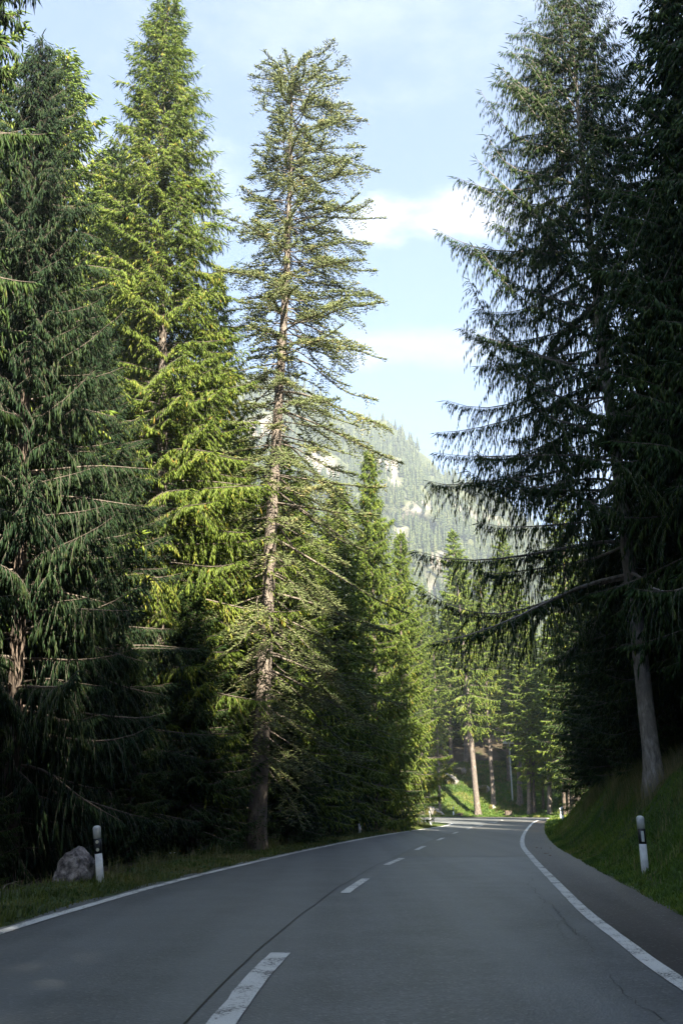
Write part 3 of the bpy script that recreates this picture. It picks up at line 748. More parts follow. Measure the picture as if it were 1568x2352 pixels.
for (x, Y, yt, w) in [(60, 25, 1500, 1.2), (-40, 22, 1350, 1.2), (390, 34, 1400, 1.2), (240, 31, 1300, 1.3), (560, 42, 1400, 1.2), (110, 34, 1250, 1.3), (620, 52, 1480, 1.4), (700, 56, 1550, 1.4), (860, 82, 1650, 1.5), (-90, 18.5, 1450, 1.1)]:
    place(young, x, Y, x, yt, rot=r_(), width=w, group='young spruces in the left wood', label='shaded young spruce filling the edge of the left wood')
place(highc, 1318, 82, 1285, 1110, rot=1.3, width=1.1, label='tall spruce at the right of the bend, its tip behind the big right spruce')
place(highc, 1178, 119, 1150, 1215, rot=2.9, width=1.05, label='tallest spruce behind the signpost, rising above its neighbours')
place(highc, 1075, 125, 1052, 1265, rot=0.3, width=1.1, label='tall spruce directly behind the bare-trunk pair at the bend')
for (x, Y, yt, w) in [(1193, 107, 1330, 1.15), (1215, 99, 1400, 1.1), (1160, 122, 1320, 1.2), (1262, 94, 1430, 1.2), (1070, 120, 1330, 1.15), (1035, 121, 1370, 1.15)]:
    place(highc, x, Y, x - 8, yt, rot=r_(), width=w, group='sunlit spruces at the bend', label='yellow-green sunlit spruce crowding behind the bare trunks at the bend')
for (x, Y, yt, w) in [(1010, 124, 1640, 1.8), (1060, 126, 1620, 1.8), (1110, 125, 1600, 1.8), (1150, 127, 1600, 1.8), (970, 122, 1650, 1.8), (1200, 116, 1580, 1.7), (1085, 132, 1560, 1.8), (1030, 131, 1570, 1.8), (940, 116, 1640, 1.8), (1225, 104, 1590, 1.5)]:
    place(pole if x % 20 else young, x, Y, x, yt, rot=r_(), width=w * 0.8, group='young spruces on the crest of the far bank', label='dark young spruce on the crest of the far bank')
g_b = 'spruces on the far bank'
for (x, Y, yt) in [(1020, 122, 1400), (1060, 128, 1380), (1110, 130, 1370), (960, 125, 1430), (900, 122, 1450), (1210, 125, 1380), (1150, 140, 1390), (1000, 140, 1420), (850, 130, 1460), (1090, 145, 1390)]:
    place(darkm, x, Y, x, yt, rot=r_(), width=1.0, group=g_b, label='dark spruce on the wooded slope behind the bend')

# wood continuing round and behind the camera, up the right slope (it shades the road)
SH = random.Random(9)
shade = []
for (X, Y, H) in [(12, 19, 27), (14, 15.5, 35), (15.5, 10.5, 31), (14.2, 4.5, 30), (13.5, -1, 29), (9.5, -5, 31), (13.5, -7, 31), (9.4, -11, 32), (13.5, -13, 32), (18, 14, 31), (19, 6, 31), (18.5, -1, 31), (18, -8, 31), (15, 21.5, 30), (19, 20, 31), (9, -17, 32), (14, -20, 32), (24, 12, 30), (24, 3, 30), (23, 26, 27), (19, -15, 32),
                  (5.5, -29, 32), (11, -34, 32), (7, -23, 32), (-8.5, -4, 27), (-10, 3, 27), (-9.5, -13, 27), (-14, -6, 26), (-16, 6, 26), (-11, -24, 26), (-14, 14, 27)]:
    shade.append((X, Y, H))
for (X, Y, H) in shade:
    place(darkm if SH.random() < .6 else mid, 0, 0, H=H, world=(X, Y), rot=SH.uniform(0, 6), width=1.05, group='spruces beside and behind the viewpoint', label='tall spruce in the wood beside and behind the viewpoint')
print('TREES', len(PLACED), STAT)

# ------------------------------------------------------------ mountain with its own wood
def mountain():
    xs = np.linspace(-700, 2400, 150); yr = np.interp(xs, [-700, 0, 400, 690, 760, 800, 900, 960, 1000, 1060, 1300, 1600, 2400], [860, 865, 875, 905, 945, 968, 1003, 1030, 1062, 1105, 1260, 1400, 1600])
    vs = np.r_[np.linspace(0, 1, 70), 1.06, 1.2, 1.6, 2.2]
    V = np.zeros((len(vs), len(xs), 3)); rockm = np.zeros((len(vs), len(xs)))
    for j, v in enumerate(vs):
        Y = 380 + 520 * v
        elev = wz(0, 1)
        z_r = np.array([wz(y, 900.0) for y in yr]); 
        prof = np.interp(v, [0, .25, .5, .75, 1, 1.06, 1.2, 1.6, 2.2], [0.0, .20, .46, .74, 1.0, 0.99, .8, .4, .0])
        z = 12 + (z_r - 12) * prof
        X = (xs - 784) / FPX * (Y * math.cos(PITCH) + z * math.sin(PITCH))
        n = fbm(X / 70, Y / 70 + z / 90, 21, 5)
        V[j, :, 0] = X; V[j, :, 1] = Y + 22 * n * min(1, v * 4); V[j, :, 2] = z + 10 * fbm(X / 45, np.full_like(X, Y / 45), 5, 4) * min(1, v * 4)
    V[:, :, 2] = np.maximum(V[:, :, 2], -5)
    # picture position of each vertex, used to find where the bare crags lie on the slope
    dy = V[..., 1]; dz = V[..., 2] - CAMH
    depth = dy * math.cos(PITCH) + dz * math.sin(PITCH); px = 784 + FPX * V[..., 0] / depth
    py = 1176 - FPX * (dz * math.cos(PITCH) - dy * math.sin(PITCH)) / depth
    wob = 38 * fbm(V[..., 0] / 40, V[..., 2] / 40, 31, 4)
    for (cx, cy, rx, ry) in [(880, 1062, 30, 24), (905, 1120, 12, 50), (950, 1170, 60, 22), (745, 1080, 42, 30), (905, 1230, 20, 36), (1005, 1285, 36, 32), (760, 1180, 30, 30), (1090, 1200, 60, 20), (600, 1000, 60, 30), (990, 1350, 50, 25)]:
        e = 1.0 - np.sqrt(((px + wob * 0.6 - cx) / rx) ** 2 + ((py + wob * 0.6 - cy) / ry) ** 2)
        rockm = np.maximum(rockm, sstep(e / 0.35 + 0.3))
    V[..., 1] += rockm * 14 * fbm(V[..., 0] / 14, V[..., 2] / 14, 77, 3)
    nx, ny = len(xs), len(vs); idx = np.arange(nx * ny).reshape(ny, nx)
    F = np.stack([idx[:-1, :-1].ravel(), idx[:-1, 1:].ravel(), idx[1:, 1:].ravel(), idx[1:, :-1].ravel()], 1)
    o = mesh_obj('mountain', V.reshape(-1, 3), F, M['mountain'], smooth=True, attrs={'rock': rockm.ravel()})
    tag(o, kind='structure')
    # one small conifer mesh in three shapes
    def tiny(seed):
        rng = np.random.RandomState(seed); Vt = []; Ft = []; T = []
        tiers = 13
        for k in range(tiers):
            q = k / tiers; z = 0.06 + 0.94 * q; r = 0.155 * (1 - q) ** 0.8 * rng.uniform(0.8, 1.15) + 0.01
            m = 7
            for i in range(m):
                a = 2 * PI * (i + rng.rand() * 0.7) / m; rr = r * rng.uniform(0.65, 1.15)
                c = Vector((math.cos(a), math.sin(a), 0)); s = Vector((-math.sin(a), math.cos(a), 0)) * rr * 0.42
                b0 = len(Vt); zc = z + rng.uniform(-.02, .02)
                Vt += [(0, 0, zc + 0.06), tuple(c * rr * 0.55 + s + Vector((0, 0, zc - 0.005))), tuple(c * rr + Vector((0, 0, zc - 0.045))), tuple(c * rr * 0.55 - s + Vector((0, 0, zc - 0.005))), tuple(c * rr * 0.3 + Vector((0, 0, zc - 0.05)))]
                Ft += [(b0, b0 + 1, b0 + 2), (b0, b0 + 2, b0 + 3), (b0 + 4, b0 + 2, b0 + 1), (b0 + 4, b0 + 3, b0 + 2)]
                tt = rng.uniform(0.1, 0.9); T += [tt] * 5
        return np.array(Vt), np.array(Ft), np.array(T)
    rng = np.random.RandomState(12)
    lib = [tiny(s) for s in range(5)]
    # scatter
    N = 26000; ii = rng.rand(N) ** 0.9 * 68.9; jj = rng.rand(N) * (nx - 1.01)
    i0 = ii.astype(int); j0 = jj.astype(int); fi = (ii - i0)[:, None]; fj = (jj - j0)[:, None]
    P = V[i0, j0] * (1 - fi) * (1 - fj) + V[i0 + 1, j0] * fi * (1 - fj) + V[i0, j0 + 1] * (1 - fi) * fj + V[i0 + 1, j0 + 1] * fi * fj
    rk = rockm[i0, j0]; gapn = fbm(P[:, 0] / 60, P[:, 2] / 60, 91, 3)
    keep = (rng.rand(N) > rk * 0.97) & (gapn > -0.75)
    depth = P[:, 1] * math.cos(PITCH) + (P[:, 2] - CAMH) * math.sin(PITCH); qx = 784 + FPX * P[:, 0] / depth
    qy = 1176 - FPX * ((P[:, 2] - CAMH) * math.cos(PITCH) - P[:, 1] * math.sin(PITCH)) / depth
    keep &= (qx > 250) & (qx < 1350)
    P = P[keep]; qx = qx[keep]; qy = qy[keep]
    h = rng.uniform(8, 18, len(P)); 
    show = (qx > 700) & (qx < 1045) & (qy > 935) & (qy < 1330)
    order = np.where(show)[0]; order = order[np.argsort(P[order, 1])]
    single = set(order[np.linspace(0, len(order) - 1, min(300, len(order))).astype(int)].tolist()) if len(order) > 300 else set(order.tolist())
    protos = []
    for k, (vt, ft, tt) in enumerate(lib):
        protos.append((vt, ft, tt, None))
    first = {}
    rest_V, rest_F, rest_T = [], [], []; base = 0
    for i in range(len(P)):
        k = i % 5; vt, ft, tt, _ = protos[k]
        if i in single:
            if k not in first:
                o = mesh_obj('distant_conifer', vt, ft, M['far'], attrs={'tint': tt}); first[k] = o
            else:
                o = first[k].copy(); COL.objects.link(o)
            o.location = (P[i, 0], P[i, 1], P[i, 2] - 0.5); o.rotation_euler = (0, 0, rng.rand() * 6.28); o.scale = (h[i] * 1.15,) * 2 + (h[i],)
            tag(o, 'small hazy conifer among the others on the distant mountain slope', 'tree', 'conifers on the distant mountain slope')
        else:
            c, s = math.cos(i * 1.7), math.sin(i * 1.7); w = vt * np.array([1.15, 1.15, 1]) * h[i]
            w = np.c_[w[:, 0] * c - w[:, 1] * s, w[:, 0] * s + w[:, 1] * c, w[:, 2]] + P[i] - [0, 0, 0.5]
            rest_V.append(w); rest_F.append(ft + base); rest_T.append(np.clip(tt + rng.uniform(-.3, .3), 0, 1)); base += len(vt)
    o = mesh_obj('mountain_wood', np.vstack(rest_V), np.vstack(rest_F), M['far'], attrs={'tint': np.concatenate(rest_T)})
    tag(o, 'hazy conifer wood covering the distant mountain slope', 'wood', kind='stuff')
    print('MOUNTAIN', len(P), 'shown', len(order))
mountain()

# ------------------------------------------------------------ grass and low plants
def blades(name, pts_z, h, w, mat, label, seed, lean=0.5, kind='stuff', tintbase=None):
    rng = np.random.RandomState(seed); P = pts_z; n = len(P)
    a = rng.rand(n) * 2 * PI; D = np.c_[np.cos(a), np.sin(a)]; S = np.c_[-D[:, 1], D[:, 0]]
    le = lean * rng.rand(n) * h
    V = np.zeros((n, 5, 3)); 
    V[:, 0, :2] = P[:, :2] - S * (w / 2)[:, None]; V[:, 1, :2] = P[:, :2] + S * (w / 2)[:, None]
    V[:, 0, 2] = V[:, 1, 2] = P[:, 2] - 0.01
    mid = P[:, :2] + D * (le * 0.35)[:, None]
    V[:, 2, :2] = mid - S * (w * 0.4)[:, None]; V[:, 3, :2] = mid + S * (w * 0.4)[:, None]; V[:, 2, 2] = V[:, 3, 2] = P[:, 2] + h * 0.6
    V[:, 4, :2] = P[:, :2] + D * le[:, None]; V[:, 4, 2] = P[:, 2] + h * (1 - 0.3 * (le / h))
    f = np.array([[0, 1, 3], [0, 3, 2], [2, 3, 4]]); F = (np.arange(n)[:, None, None] * 5 + f[None]).reshape(-1, 3)
    t = (0.40 * rng.rand(n) + 0.27 + 0.24 * fbm(P[:, 0] * 1.3, P[:, 1] * 1.3, seed, 3) + 0.24 * fbm(P[:, 0] * 0.35, P[:, 1] * 0.35, seed + 5, 2)) if tintbase is None else tintbase + 0.5 * rng.rand(n)
    o = mesh_obj(name, V.reshape(-1, 3), F, mat, attrs={'tint': np.repeat(np.clip(t, 0, 1), 5)})
    tag(o, label, 'grass', kind=kind); return o
def scatter(n, xr, yr, seed, ypow=1.0):
    rng = np.random.RandomState(seed); X = rng.uniform(xr[0], xr[1], n); Y = yr[0] + (yr[1] - yr[0]) * rng.rand(n) ** ypow
    z, s, hill = terrain(X, Y, True); return X, Y, z, s, hill, rng
def seen(X, Y): return (X > -0.46 * Y - 1.5) & (X < 0.46 * Y + 1.5)
# right bank turf
X, Y, z, s, hill, rng = scatter(900000, (3.5, 19), (7, 46), 1, 1.5)
k = hill & (s > -0.03 - 0.09 * np.maximum(0, fbm(X * 3, Y * 3, 55, 2))) & (s < 7) & seen(X, Y) & (rng.rand(len(X)) < np.clip(1.15 - s / 7, 0.2, 1))
P = np.c_[X, Y, z][k]; sk = s[k]; h = (0.035 + 0.07 * rng.rand(len(P)) ** 1.5) * (0.8 + 0.5 * fbm(P[:, 0] * .8, P[:, 1] * .8, 2, 3)) * (1 + sk * 0.15); h = np.clip(h, 0.02, 0.3)
blades('bank_grass', P, h, 0.008 + 0.008 * rng.rand(len(P)), M['grass'], 'short green turf and moss covering the steep bank right of the road', 2, 0.9)
print('bank', len(P))
X, Y, z, s, hill, rng = scatter(60000, (-10, 17), (8, 40), 31, 1.3)
k = (((~hill) & (s > 0.02) & (s < 1.6)) | (hill & (s > 0.05) & (s < 5))) & seen(X, Y) & (fbm(X * 1.7, Y * 1.7, 41, 3) > 0.28)
P = np.c_[X, Y, z][k]
o = blades('verge_herbs', P, 0.03 + 0.06 * rng.rand(len(P)), 0.025 + 0.03 * rng.rand(len(P)), M['leaf'], 'low broad-leaved herbs and clover scattered in the roadside grass', 32, 1.3)
o['category'] = 'plants'
# far bank
X, Y, z, s, hill, rng = scatter(420000, (-4, 30), (44, 128), 3, 1.0)
k = hill & (s > -0.03) & (s < 16) & seen(X, Y)
P = np.c_[X, Y, z][k]; h = 0.10 + 0.22 * rng.rand(len(P)) ** 2
blades('meadow_grass', P, h, 0.03 + 0.03 * rng.rand(len(P)), M['grass'], 'green and yellow grass on the bank behind the hairpin bend', 4, 0.8)
print('far', len(P))
# left verge
X, Y, z, s, hill, rng = scatter(560000, (-10, 10), (8, 68), 5, 1.4)
k = (~hill) & (s > -0.03 - 0.10 * np.maximum(0, fbm(X * 3, Y * 3, 56, 2))) & (s < 2.2) & seen(X, Y) & (rng.rand(len(X)) < np.clip(1.15 - s / 1.9, 0.08, 1) * (0.75 + 0.5 * fbm(X * 2, Y * 2, 66, 2)))
P = np.c_[X, Y, z][k]; sv = s[k]; h = (0.035 + 0.08 * rng.rand(len(P)) ** 1.5) * (1 + 0.4 * sv) * (0.9 + 0.5 * fbm(P[:, 0], P[:, 1], 8, 2)); h = np.clip(h, 0.03, .35)
blades('verge_grass', P, h, 0.009 + 0.012 * rng.rand(len(P)), M['verge'], 'narrow strip of short grass between the left edge line and the wood', 6, 0.8)
print('verge', len(P))
# tall dry grass: top of the right bank, foot of the wood left
def tufts(n, xr, yr, cond, seed, per=26, hh=(0.3, 0.75)):
    X, Y, z, s, hill, rng = scatter(n, xr, yr, seed)
    k = cond(X, Y, s, hill) & seen(X, Y); C = np.c_[X, Y][k]
    c = np.repeat(C, per, axis=0) + rng.randn(len(C) * per, 2) * 0.09; zz = terrain(c[:, 0], c[:, 1])
    return np.c_[c, zz], rng.uniform(hh[0], hh[1], len(c))
P, h = tufts(2600, (5, 17), (13, 40), lambda X, Y, s, hl: hl & (s > 1.5) & (s < 5.5) & (fbm(X * .5, Y * .5, 6, 2) > -0.25), 7)
blades('dry_grass', P, h, np.full(len(P), 0.008), M['dry'], 'tall dry brownish grass along the top of the right bank', 8, 0.7)
print('dry', len(P))
P, h = tufts(2400, (4, 17), (9, 44), lambda X, Y, s, hl: hl & (s > 0.3) & (s < 4.5) & (fbm(X * .7, Y * .7, 36, 2) > -0.05), 17, 7, (0.12, 0.42))
blades('bank_stalks', P, h, np.full(len(P), 0.008), M['dry'], 'thin pale stalks and seed heads standing in the turf of the right bank', 18, 0.8, tintbase=0.3)
P, h = tufts(1900, (-9, 7), (14, 60), lambda X, Y, s, hl: (~hl) & (s > 0.7) & (s < 1.9) & (fbm(X * .6, Y * .6, 16, 2) > -0.1), 9, 22, (0.15, 0.5))
blades('weeds', P, h, np.full(len(P), 0.010), M['dry'], 'dry weeds and seed heads along the foot of the left wood', 10, 0.9, tintbase=0.05)
P, h = tufts(2200, (-2, 26), (96, 125), lambda X, Y, s, hl: hl & (s > 2.0) & (s < 14) & (fbm(X * .3, Y * .3, 26, 2) > 0.0), 11, 20, (0.2, 0.6))
blades('dry_meadow', P, h, np.full(len(P), 0.03), M['dry'], 'patches of dry grass on the bank behind the hairpin bend', 12, 0.9, tintbase=0.1)

def leafy(name, X, Y, h, n, mat, label, seed, spread=0.25, leaf=0.05, cat='plant', group=None, tint=0.5):
    """upright stems with broad leaves"""
    rng = np.random.RandomState(seed); z = tz(X, Y); root = empty(name, (X, Y, z))
    ns = max(3, n // 14); stems = []; 
    for i in range(ns):
        a = rng.rand() * 6.28; r = spread * rng.rand(); hh = h * rng.uniform(0.5, 1.0); t_ = np.linspace(0, 1, 6)
        stems.append(np.c_[math.cos(a) * r * (0.3 + t_), math.sin(a) * r * (0.3 + t_), hh * t_ - 0.03])
    V, F = tubes(stems, np.broadcast_to(0.006 * (1 - 0.7 * np.linspace(0, 1, 6)), (ns, 6)), 4)
    st = mesh_obj('stems', V, F, M['twigwood'], root)
    LV, LF, T = [], [], []
    for i in range(n):
        s = stems[rng.randint(ns)]; u = rng.uniform(0.25, 1); p = np.array([np.interp(u, np.linspace(0, 1, 6), s[:, k]) for k in range(3)])
        a = rng.rand() * 6.28; d = np.array([math.cos(a), math.sin(a), rng.uniform(-.4, .5)]); sd = np.array([-math.sin(a), math.cos(a), rng.uniform(-.4, .4)])
        l = leaf * rng.uniform(0.6, 1.3); b0 = len(LV)
        LV += [p, p + d * l * .5 + sd * l * .35, p + d * l + np.array([0, 0, -l * .2]), p + d * l * .5 - sd * l * .35 + np.array([0, 0, l * .08])]
        LF += [(b0, b0 + 1, b0 + 2), (b0, b0 + 2, b0 + 3)]; T += [np.clip(tint + rng.uniform(-.4, .4), 0, 1)] * 4
    mesh_obj('leaves', np.array(LV), LF, mat, root, attrs={'tint': T})
    tag(root, label, cat, group); return root
for i, (x, y, h) in enumerate([(620, 1960, 1.6), (655, 1950, 1.0), (545, 1962, 1.1), (572, 1962, 0.7), (700, 1945, 0.8), (760, 1930, 0.7)]):
    p = gp(x, y); leafy('shrub', p[0] - .4, p[1] + 0.5, h, int(130 * h + 40), M['leaf'],
        ['tall leafy shoots just right of the fir trunk base', 'leafy shrub second to the right of the fir trunk base', 'brownish leafy shrub just left of the fir trunk base', 'small leafy plant touching the fir trunk base on its left', 'low leafy plant a little beyond the leafy shoots by the fir', 'low leafy plant nearest the second left post'][i], 200 + i, 0.35, 0.08)

# flowers on the verge and bank
def flower(X, Y, h, t, seed, label, group=None):
    z = tz(X, Y); root = empty('wildflower', (X, Y, z)); rng = np.random.RandomState(seed)
    tt = np.linspace(0, 1, 5); V, F = tubes([np.c_[0.03 * tt ** 2, 0.02 * tt, h * tt]], [0.003 * np.ones(5)], 4); mesh_obj('stem', V, F, M['grass'], root, attrs={'tint': np.full(len(V), .4)})
    LV, LF = [], []
    for i in range(8):
        a = i * PI / 4; b0 = len(LV); c = np.array([0.03, 0.02, h]); d = np.array([math.cos(a), math.sin(a), .3]) * 0.028; s = np.array([-math.sin(a), math.cos(a), 0]) * 0.01
        LV += [c, c + d * .6 + s, c + d, c + d * .6 - s]; LF += [(b0, b0 + 1, b0 + 2), (b0, b0 + 2, b0 + 3)]
    mesh_obj('petals', np.array(LV), LF, M['flower'], root, attrs={'tint': np.full(len(LV), t)}); tag(root, label, 'flower', group)
for i, (x, y, t, lb) in enumerate([(402, 1996, 0.9, 'single orange wildflower on the left verge right of the post'), (378, 2004, 0.0, 'white wildflower cluster on the left verge'), (388, 2003, 0.0, 'white wildflower cluster on the left verge'), (447, 1990, 0.6, 'small yellow flower on the left verge before the fir')]):
    p = gp(x, y); flower(p[0], p[1] + 0.4, 0.32, t, i, lb, 'white flowers on the left verge' if t == 0 else None)

# ------------------------------------------------------------ rocks
def rock(name, loc, size, seed, mat, label, cat='rock', sub=5, group=None, rz=0.0):
    import bmesh
    bm = bmesh.new(); bmesh.ops.create_icosphere(bm, subdivisions=sub, radius=1.0)
    rng = np.random.RandomState(seed); planes = [(Vector(rng.randn(3)).normalized(), rng.uniform(0.62, 0.9)) for _ in range(16)]
    co = np.array([v.co[:] for v in bm.verts])
    for v in bm.verts: v.co.z = v.co.z * (1 - 0.25 * abs(v.co.x)) if name == 'boulder' else v.co.z
    n3 = fbm(co[:, 0] * 2.2 + seed, co[:, 1] * 2.2 + co[:, 2] * 1.7, seed, 5)
    for v, nn in zip(bm.verts, n3):
        c = v.co.copy()
        for pn, pd in planes:
            d = c.dot(pn)
            if d > pd: c -= pn * (d - pd) * 0.9
        c *= 1 + (0.13 if name == 'boulder' else 0.07) * nn
        v.co = Vector((c.x * size[0], c.y * size[1], c.z * size[2]))
    me = bpy.data.meshes.new(name); bm.to_mesh(me); bm.free(); me.materials.append(mat)
    o = bpy.data.objects.new(name, me); COL.objects.link(o); o.location = loc; o.rotation_euler = (0, 0, rz)
    return tag(o, label, cat, group)
p = gp(158, 2038); rock('boulder', (p[0] - 0.10, p[1] + 0.70, 0.10), (0.42, 0.40, 0.55), 8, M['rock'], 'grey boulder with yellow moss beside the left roadside post')
for i, (x, Y, y, s) in enumerate([(960, 104, 1835, 1.5), (985, 105, 1838, 1.1), (1003, 104, 1832, 0.8), (955, 108, 1790, 1.7), (1030, 113, 1760, 1.3), (1110, 111, 1775, 0.8), (1055, 116, 1755, 1.1), (940, 106, 1815, 1.3), (1128, 107, 1822, 0.5)]):
    for _ in range(12):
        X = wx(x, Y, 3); z = tz(X, Y)
        if side(X, Y) > s + 0.2: break
        Y += 0.7
    rock('rock', (X, Y, z + s * 0.1), (s, s * 0.8, s * 0.75), 40 + i, M['rock_bank'],
         ['large grey rock left of the thin trunks by the bend', 'rounded rock at the foot of the middle thin trunk', 'small rock right of the thin trunk group', 'rock outcrop higher up behind the thin trunks', 'pale rock on top of the far bank', 'small pale rock left of the thick brown trunk', 'rock on the bank crest left of the tall bare trunk', 'leftmost rock of the far bank above the barrier', 'small stone at the foot of the thick brown trunk'][i], sub=4)

# ------------------------------------------------------------ roadside posts
def rounded_prism(hw, hd, z0, z1, n=24, dome=0.0, taper=0.0, exp=3.0):
    th = np.linspace(0, 2 * PI, n, endpoint=False); ex = 2.0 / exp
    cx = np.sign(np.cos(th)) * np.abs(np.cos(th)) ** ex * hw; cy = np.sign(np.sin(th)) * np.abs(np.sin(th)) ** ex * hd
    rings = [(z0, 1.0), (z1, 1.0 - taper)]
    if dome:
        for k in range(1, 6): a = k / 6 * PI / 2; rings.append((z1 + dome * math.sin(a), (1 - taper) * math.cos(a) ** 0.8))
        rings.append((z1 + dome, 0.03))
    V = np.concatenate([np.c_[cx * s, cy * s, np.full(n, z)] for z, s in rings]); F = []
    for r in range(len(rings) - 1):
        for i in range(n): F.append((r * n + i, r * n + (i + 1) % n, (r + 1) * n + (i + 1) % n, (r + 1) * n + i))
    F.append(tuple(range(n))[::-1]); F.append(tuple((len(rings) - 1) * n + i for i in range(n)))
    return V, F
def disc(r, y, z, n=20, t=0.006):
    V = [(r * math.cos(a), yy, z + r * math.sin(a)) for yy in (y, y - t) for a in np.linspace(0, 2 * PI, n, endpoint=False)]
    F = [tuple(range(n)), tuple(range(2 * n - 1, n - 1, -1))] + [(i, n + i, n + (i + 1) % n, (i + 1) % n) for i in range(n)]
    return np.array(V), F
def box(x0, x1, y0, y1, z0, z1):
    V = np.array([(x, y, z) for x in (x0, x1) for y in (y0, y1) for z in (z0, z1)]); F = [(0, 1, 3, 2), (4, 6, 7, 5), (0, 4, 5, 1), (2, 3, 7, 6), (0, 2, 6, 4), (1, 5, 7, 3)]
    return V, F
def marker_post(side):
    r = empty('roadside_post')
    hw, hd = 0.070, 0.055
    a = mesh_obj('post_body', *rounded_prism(hw, hd, -0.25, 0.505, taper=0.04), M['post_white'], r, smooth=False)
    bnd = mesh_obj('black_band', *rounded_prism(hw * 0.985, hd * 0.985, 0.505, 0.775), M['post_black'], r)
    cap = mesh_obj('post_cap', *rounded_prism(hw * 1.03, hd * 1.03, 0.775, 0.955, dome=0.055), M['post_white'], r)
    for o in (a, bnd, cap): o.data.polygons.foreach_set('use_smooth', np.ones(len(o.data.polygons), bool))
    kids = [a, bnd, cap]
    if side == 'left':
        for zz in (0.575, 0.715): kids.append(mesh_obj('reflector', *disc(0.030, -hd * 0.985 + 0.001, zz), M['reflector'], r))
    else: kids.append(mesh_obj('reflector', *box(-0.027, 0.027, -hd * 0.985 - 0.005, -hd * 0.985 + 0.004, 0.545, 0.735), M['reflector_white'], r))
    kid(r, *kids); return r
PL, PR = marker_post('left'), marker_post('right')
def put_post(proto, first, x, Y, leanx, label, h=1.0, sunk=0.0):
    o = proto if first else copy_tree(proto)
    X = 0; z = 0
    for _ in range(4): X = wx(x, Y, z); z = tz(X, Y)
    o.location = (X, Y, z - sunk); o.rotation_euler = (0, leanx, math.atan2(-X, Y) * -0.2 * -1); o.scale = (h,) * 3
    return tag(o, label, 'roadside post', 'black and white roadside marker posts')
Yp = gp(232, 2033)[1]
put_post(PL, True, 231, Yp, math.radians(-9), 'large near left marker post with two round reflectors beside the boulder')
put_post(PL, False, 826, gp(826, 1916)[1], math.radians(-1.5), 'marker post on the left verge in the middle distance, second on the left')
put_post(PL, False, 989, gpr(989, 1897)[1], math.radians(-4), 'small leaning marker post on the inside of the hairpin bend')
put_post(PL, False, 1041, 104.5, 0, 'tiny marker post across the road at the far bank')
put_post(PR, True, 1481, 17.6, math.radians(0.5), 'large near right marker post with tall white reflector on the green bank')
put_post(PR, False, 1293, 60, math.radians(-2), 'small marker post at the far right of the bend, front one of two')
put_post(PR, False, 1287.5, 76, 0, 'marker post half hidden behind the front one at the right bend')

# ------------------------------------------------------------ signpost, barrier, stumps, litter
def cyl(r, z0, z1, n=12):
    th = np.linspace(0, 2 * PI, n, endpoint=False)
    V = np.vstack([np.c_[r * np.cos(th), r * np.sin(th), np.full(n, z)] for z in (z0, z1)])
    F = [tuple(range(n))[::-1], tuple(range(n, 2 * n))] + [(i, (i + 1) % n, n + (i + 1) % n, n + i) for i in range(n)]
    return V, F
Ys = 108.0; Xs = wx(1174, Ys, 4); zs_ = tz(Xs, Ys)
sp = empty('sign_post', (Xs, Ys, zs_)); ztop = wz(1684, Ys) - zs_
mesh_obj('pole', *cyl(0.08, -0.3, ztop), M['metal'], sp)
V, F = box(-0.15, 0.75, -0.10, -0.13, ztop * 0 + wz(1697, Ys) - zs_ - 0.12, wz(1697, Ys) - zs_ - 0.12 - 0.55)
mesh_obj('sign_plate', *box(-0.75, 0.60, -0.12, -0.09, ztop - 1.25, ztop - 0.75), M['sign_white'], sp)
mesh_obj('sign_plate', *box(-0.15, 0.38, -0.12, -0.09, ztop - 0.35, ztop + 0.1), M['sign_white'], sp)
tag(sp, 'thin metal signpost with small white plates among bare trunks behind the bend', 'signpost')

p = gpr(938, 1884); bx_, by_ = p[0], min(p[1], 78.0); bx_ = wx(938, by_, .3); zb = tz(bx_, by_)
br = empty('wooden_barrier', (bx_, by_, zb))
o = mesh_obj('board', *box(-0.10, 0.10, -0.03, 0.03, -0.3, 1.05), M['wood'], br); o.rotation_euler = (0, math.radians(-28), 0)
mesh_obj('post', *box(-0.42, -0.28, -0.06, 0.06, -0.3, 0.85), M['wood'], br)
mesh_obj('rail', *box(-1.6, 0.0, 0.062, 0.10, 0.45, 0.62), M['wood'], br)
tag(br, 'weathered wooden barrier with a slanting board at the inside of the bend', 'barrier')

def stump(x, Y, h, r, label, log=False, rz=0.0):
    while side(wx(x, Y, 1.5), Y) < 0.7: Y += 0.5
    X = wx(x, Y, 1.5); z = tz(X, Y); e = empty('cut_log' if log else 'tree_stump', (X, Y, z))
    V, F = cyl(r, 0 if not log else 0, h, 14); V = np.array(V); ang = np.arctan2(V[:, 1], V[:, 0]); V[:, :2] *= (1 + .12 * np.sin(ang * 3 + x))[:, None]
    a = mesh_obj('bark', V, F, M['bark'], e); V2, F2 = cyl(r * 0.93, h, h + 0.012, 14); b_ = mesh_obj('cut_face', V2, F2, M['wood_cut'], e)
    if log: e.rotation_euler = (math.radians(86), 0, rz); e.location.z = z + r * 0.8
    tag(e, label, 'log' if log else 'stump')
stump(1165, 103.0, 0.55, 0.42, 'pale-topped tree stump in the grass of the far bank')
stump(1215, 104, 0.4, 0.3, 'small dark stump right of the pale-topped stump')
stump(1048, 101.5, 0.9, 0.16, 'short pale log lying at the foot of the far bank', True, 0.5)
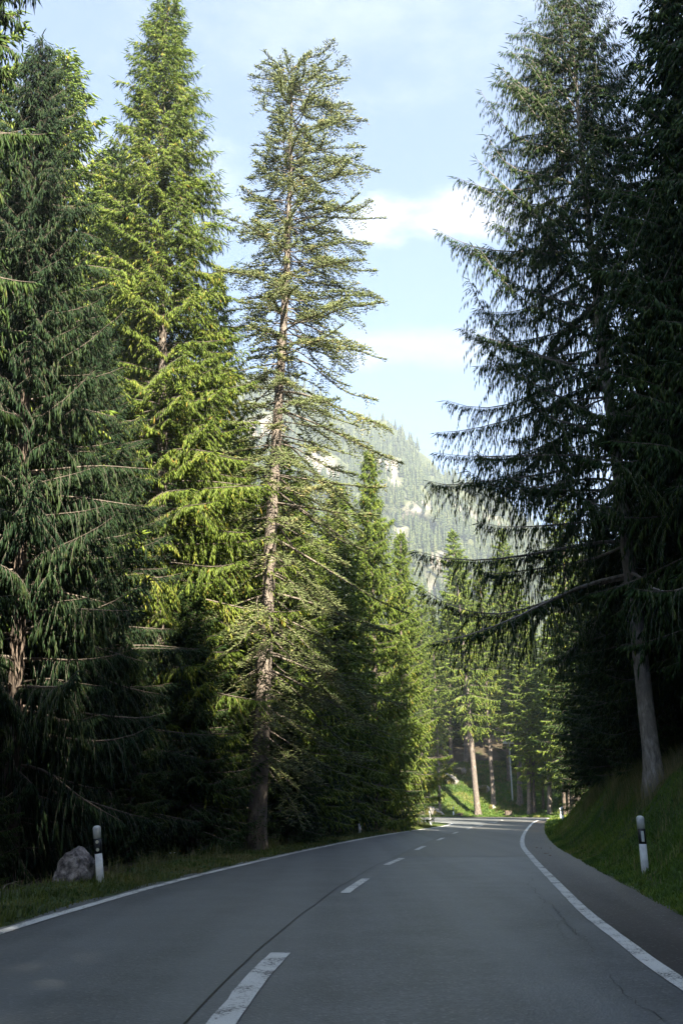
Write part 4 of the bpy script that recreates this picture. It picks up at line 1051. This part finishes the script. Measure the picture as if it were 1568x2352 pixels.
# fallen sticks at the left foot of the wood
def stick(pts, r, label, seed):
    P = catmull(pts, 6); P = P + np.random.RandomState(seed).randn(*P.shape) * 0.006
    V, F = tubes([P], [np.linspace(r, r * 0.3, len(P))], 6)
    tag(mesh_obj('fallen_branch', V, F, M['twigwood']), label, 'branch')
def g3(x, y, dz): q = gp(x, y); return (q[0], q[1], tz(*q) + dz)
stick([g3(-20, 2030, .03), g3(20, 2022, .12), g3(60, 2022, .05), g3(90, 2026, .1)], 0.014, 'bare fallen branch in the lower left corner of the wood edge', 1)
stick([g3(0, 2050, .03), g3(25, 2035, .12), g3(50, 2014, .16), g3(66, 2010, .1)], 0.012, 'bare fallen branch crossing the one at the left wood edge', 2)
# dead leaves in the gutter
rng = np.random.RandomState(8); LV, LF = [], []
for x, y in [(1252, 1949), (1262, 1953), (1264, 1956), (1236, 1944), (1300, 2010), (1358, 2030), (1255, 1938), (1270, 1990)]:
    pass
for i, (x, y, s) in enumerate([(1255, 1961, .07), (1262, 1966, .05), (1232, 1948, .05), (1240, 1949, .04), (1264, 1949, .04)]):
    q = gp(x, y); s *= 1.3
    V = np.array([(-s, -s * .5, 0), (s * .2, -s * .8, .01), (s, .1 * s, .025), (.1 * s, s * .7, .012), (-.8 * s, .5 * s, .02)])
    o = mesh_obj('fallen_leaf', V, [(0, 1, 2), (0, 2, 3), (0, 3, 4)], M['litter']); o.location = (q[0], q[1], 0.0 + .004); o.rotation_euler = (0, 0, i)
    tag(o, 'brown dead leaf lying in the gutter at the right curve', 'leaf', 'dead leaves in the gutter')

# ------------------------------------------------------------ mountain air
def haze():
    V, F = box(-900, 1300, -200, 1500, -8.0, 520)
    m = bpy.data.materials.new('haze'); m.use_nodes = True; t = m.node_tree; t.nodes.clear()
    v = nd(t, 'ShaderNodeVolumePrincipled'); v.inputs['Color'].default_value = (0.80, 0.90, 1.0, 1); v.inputs['Density'].default_value = 0.00045; v.inputs['Anisotropy'].default_value = 0.2
    out = nd(t, 'ShaderNodeOutputMaterial'); lk(t, v.outputs[0], out.inputs['Volume'])
    o = mesh_obj('haze', V, F, m); tag(o, kind='stuff'); o['label'] = 'thin bluish mountain air'; o['category'] = 'haze'
HAZE = True
if HAZE: haze()
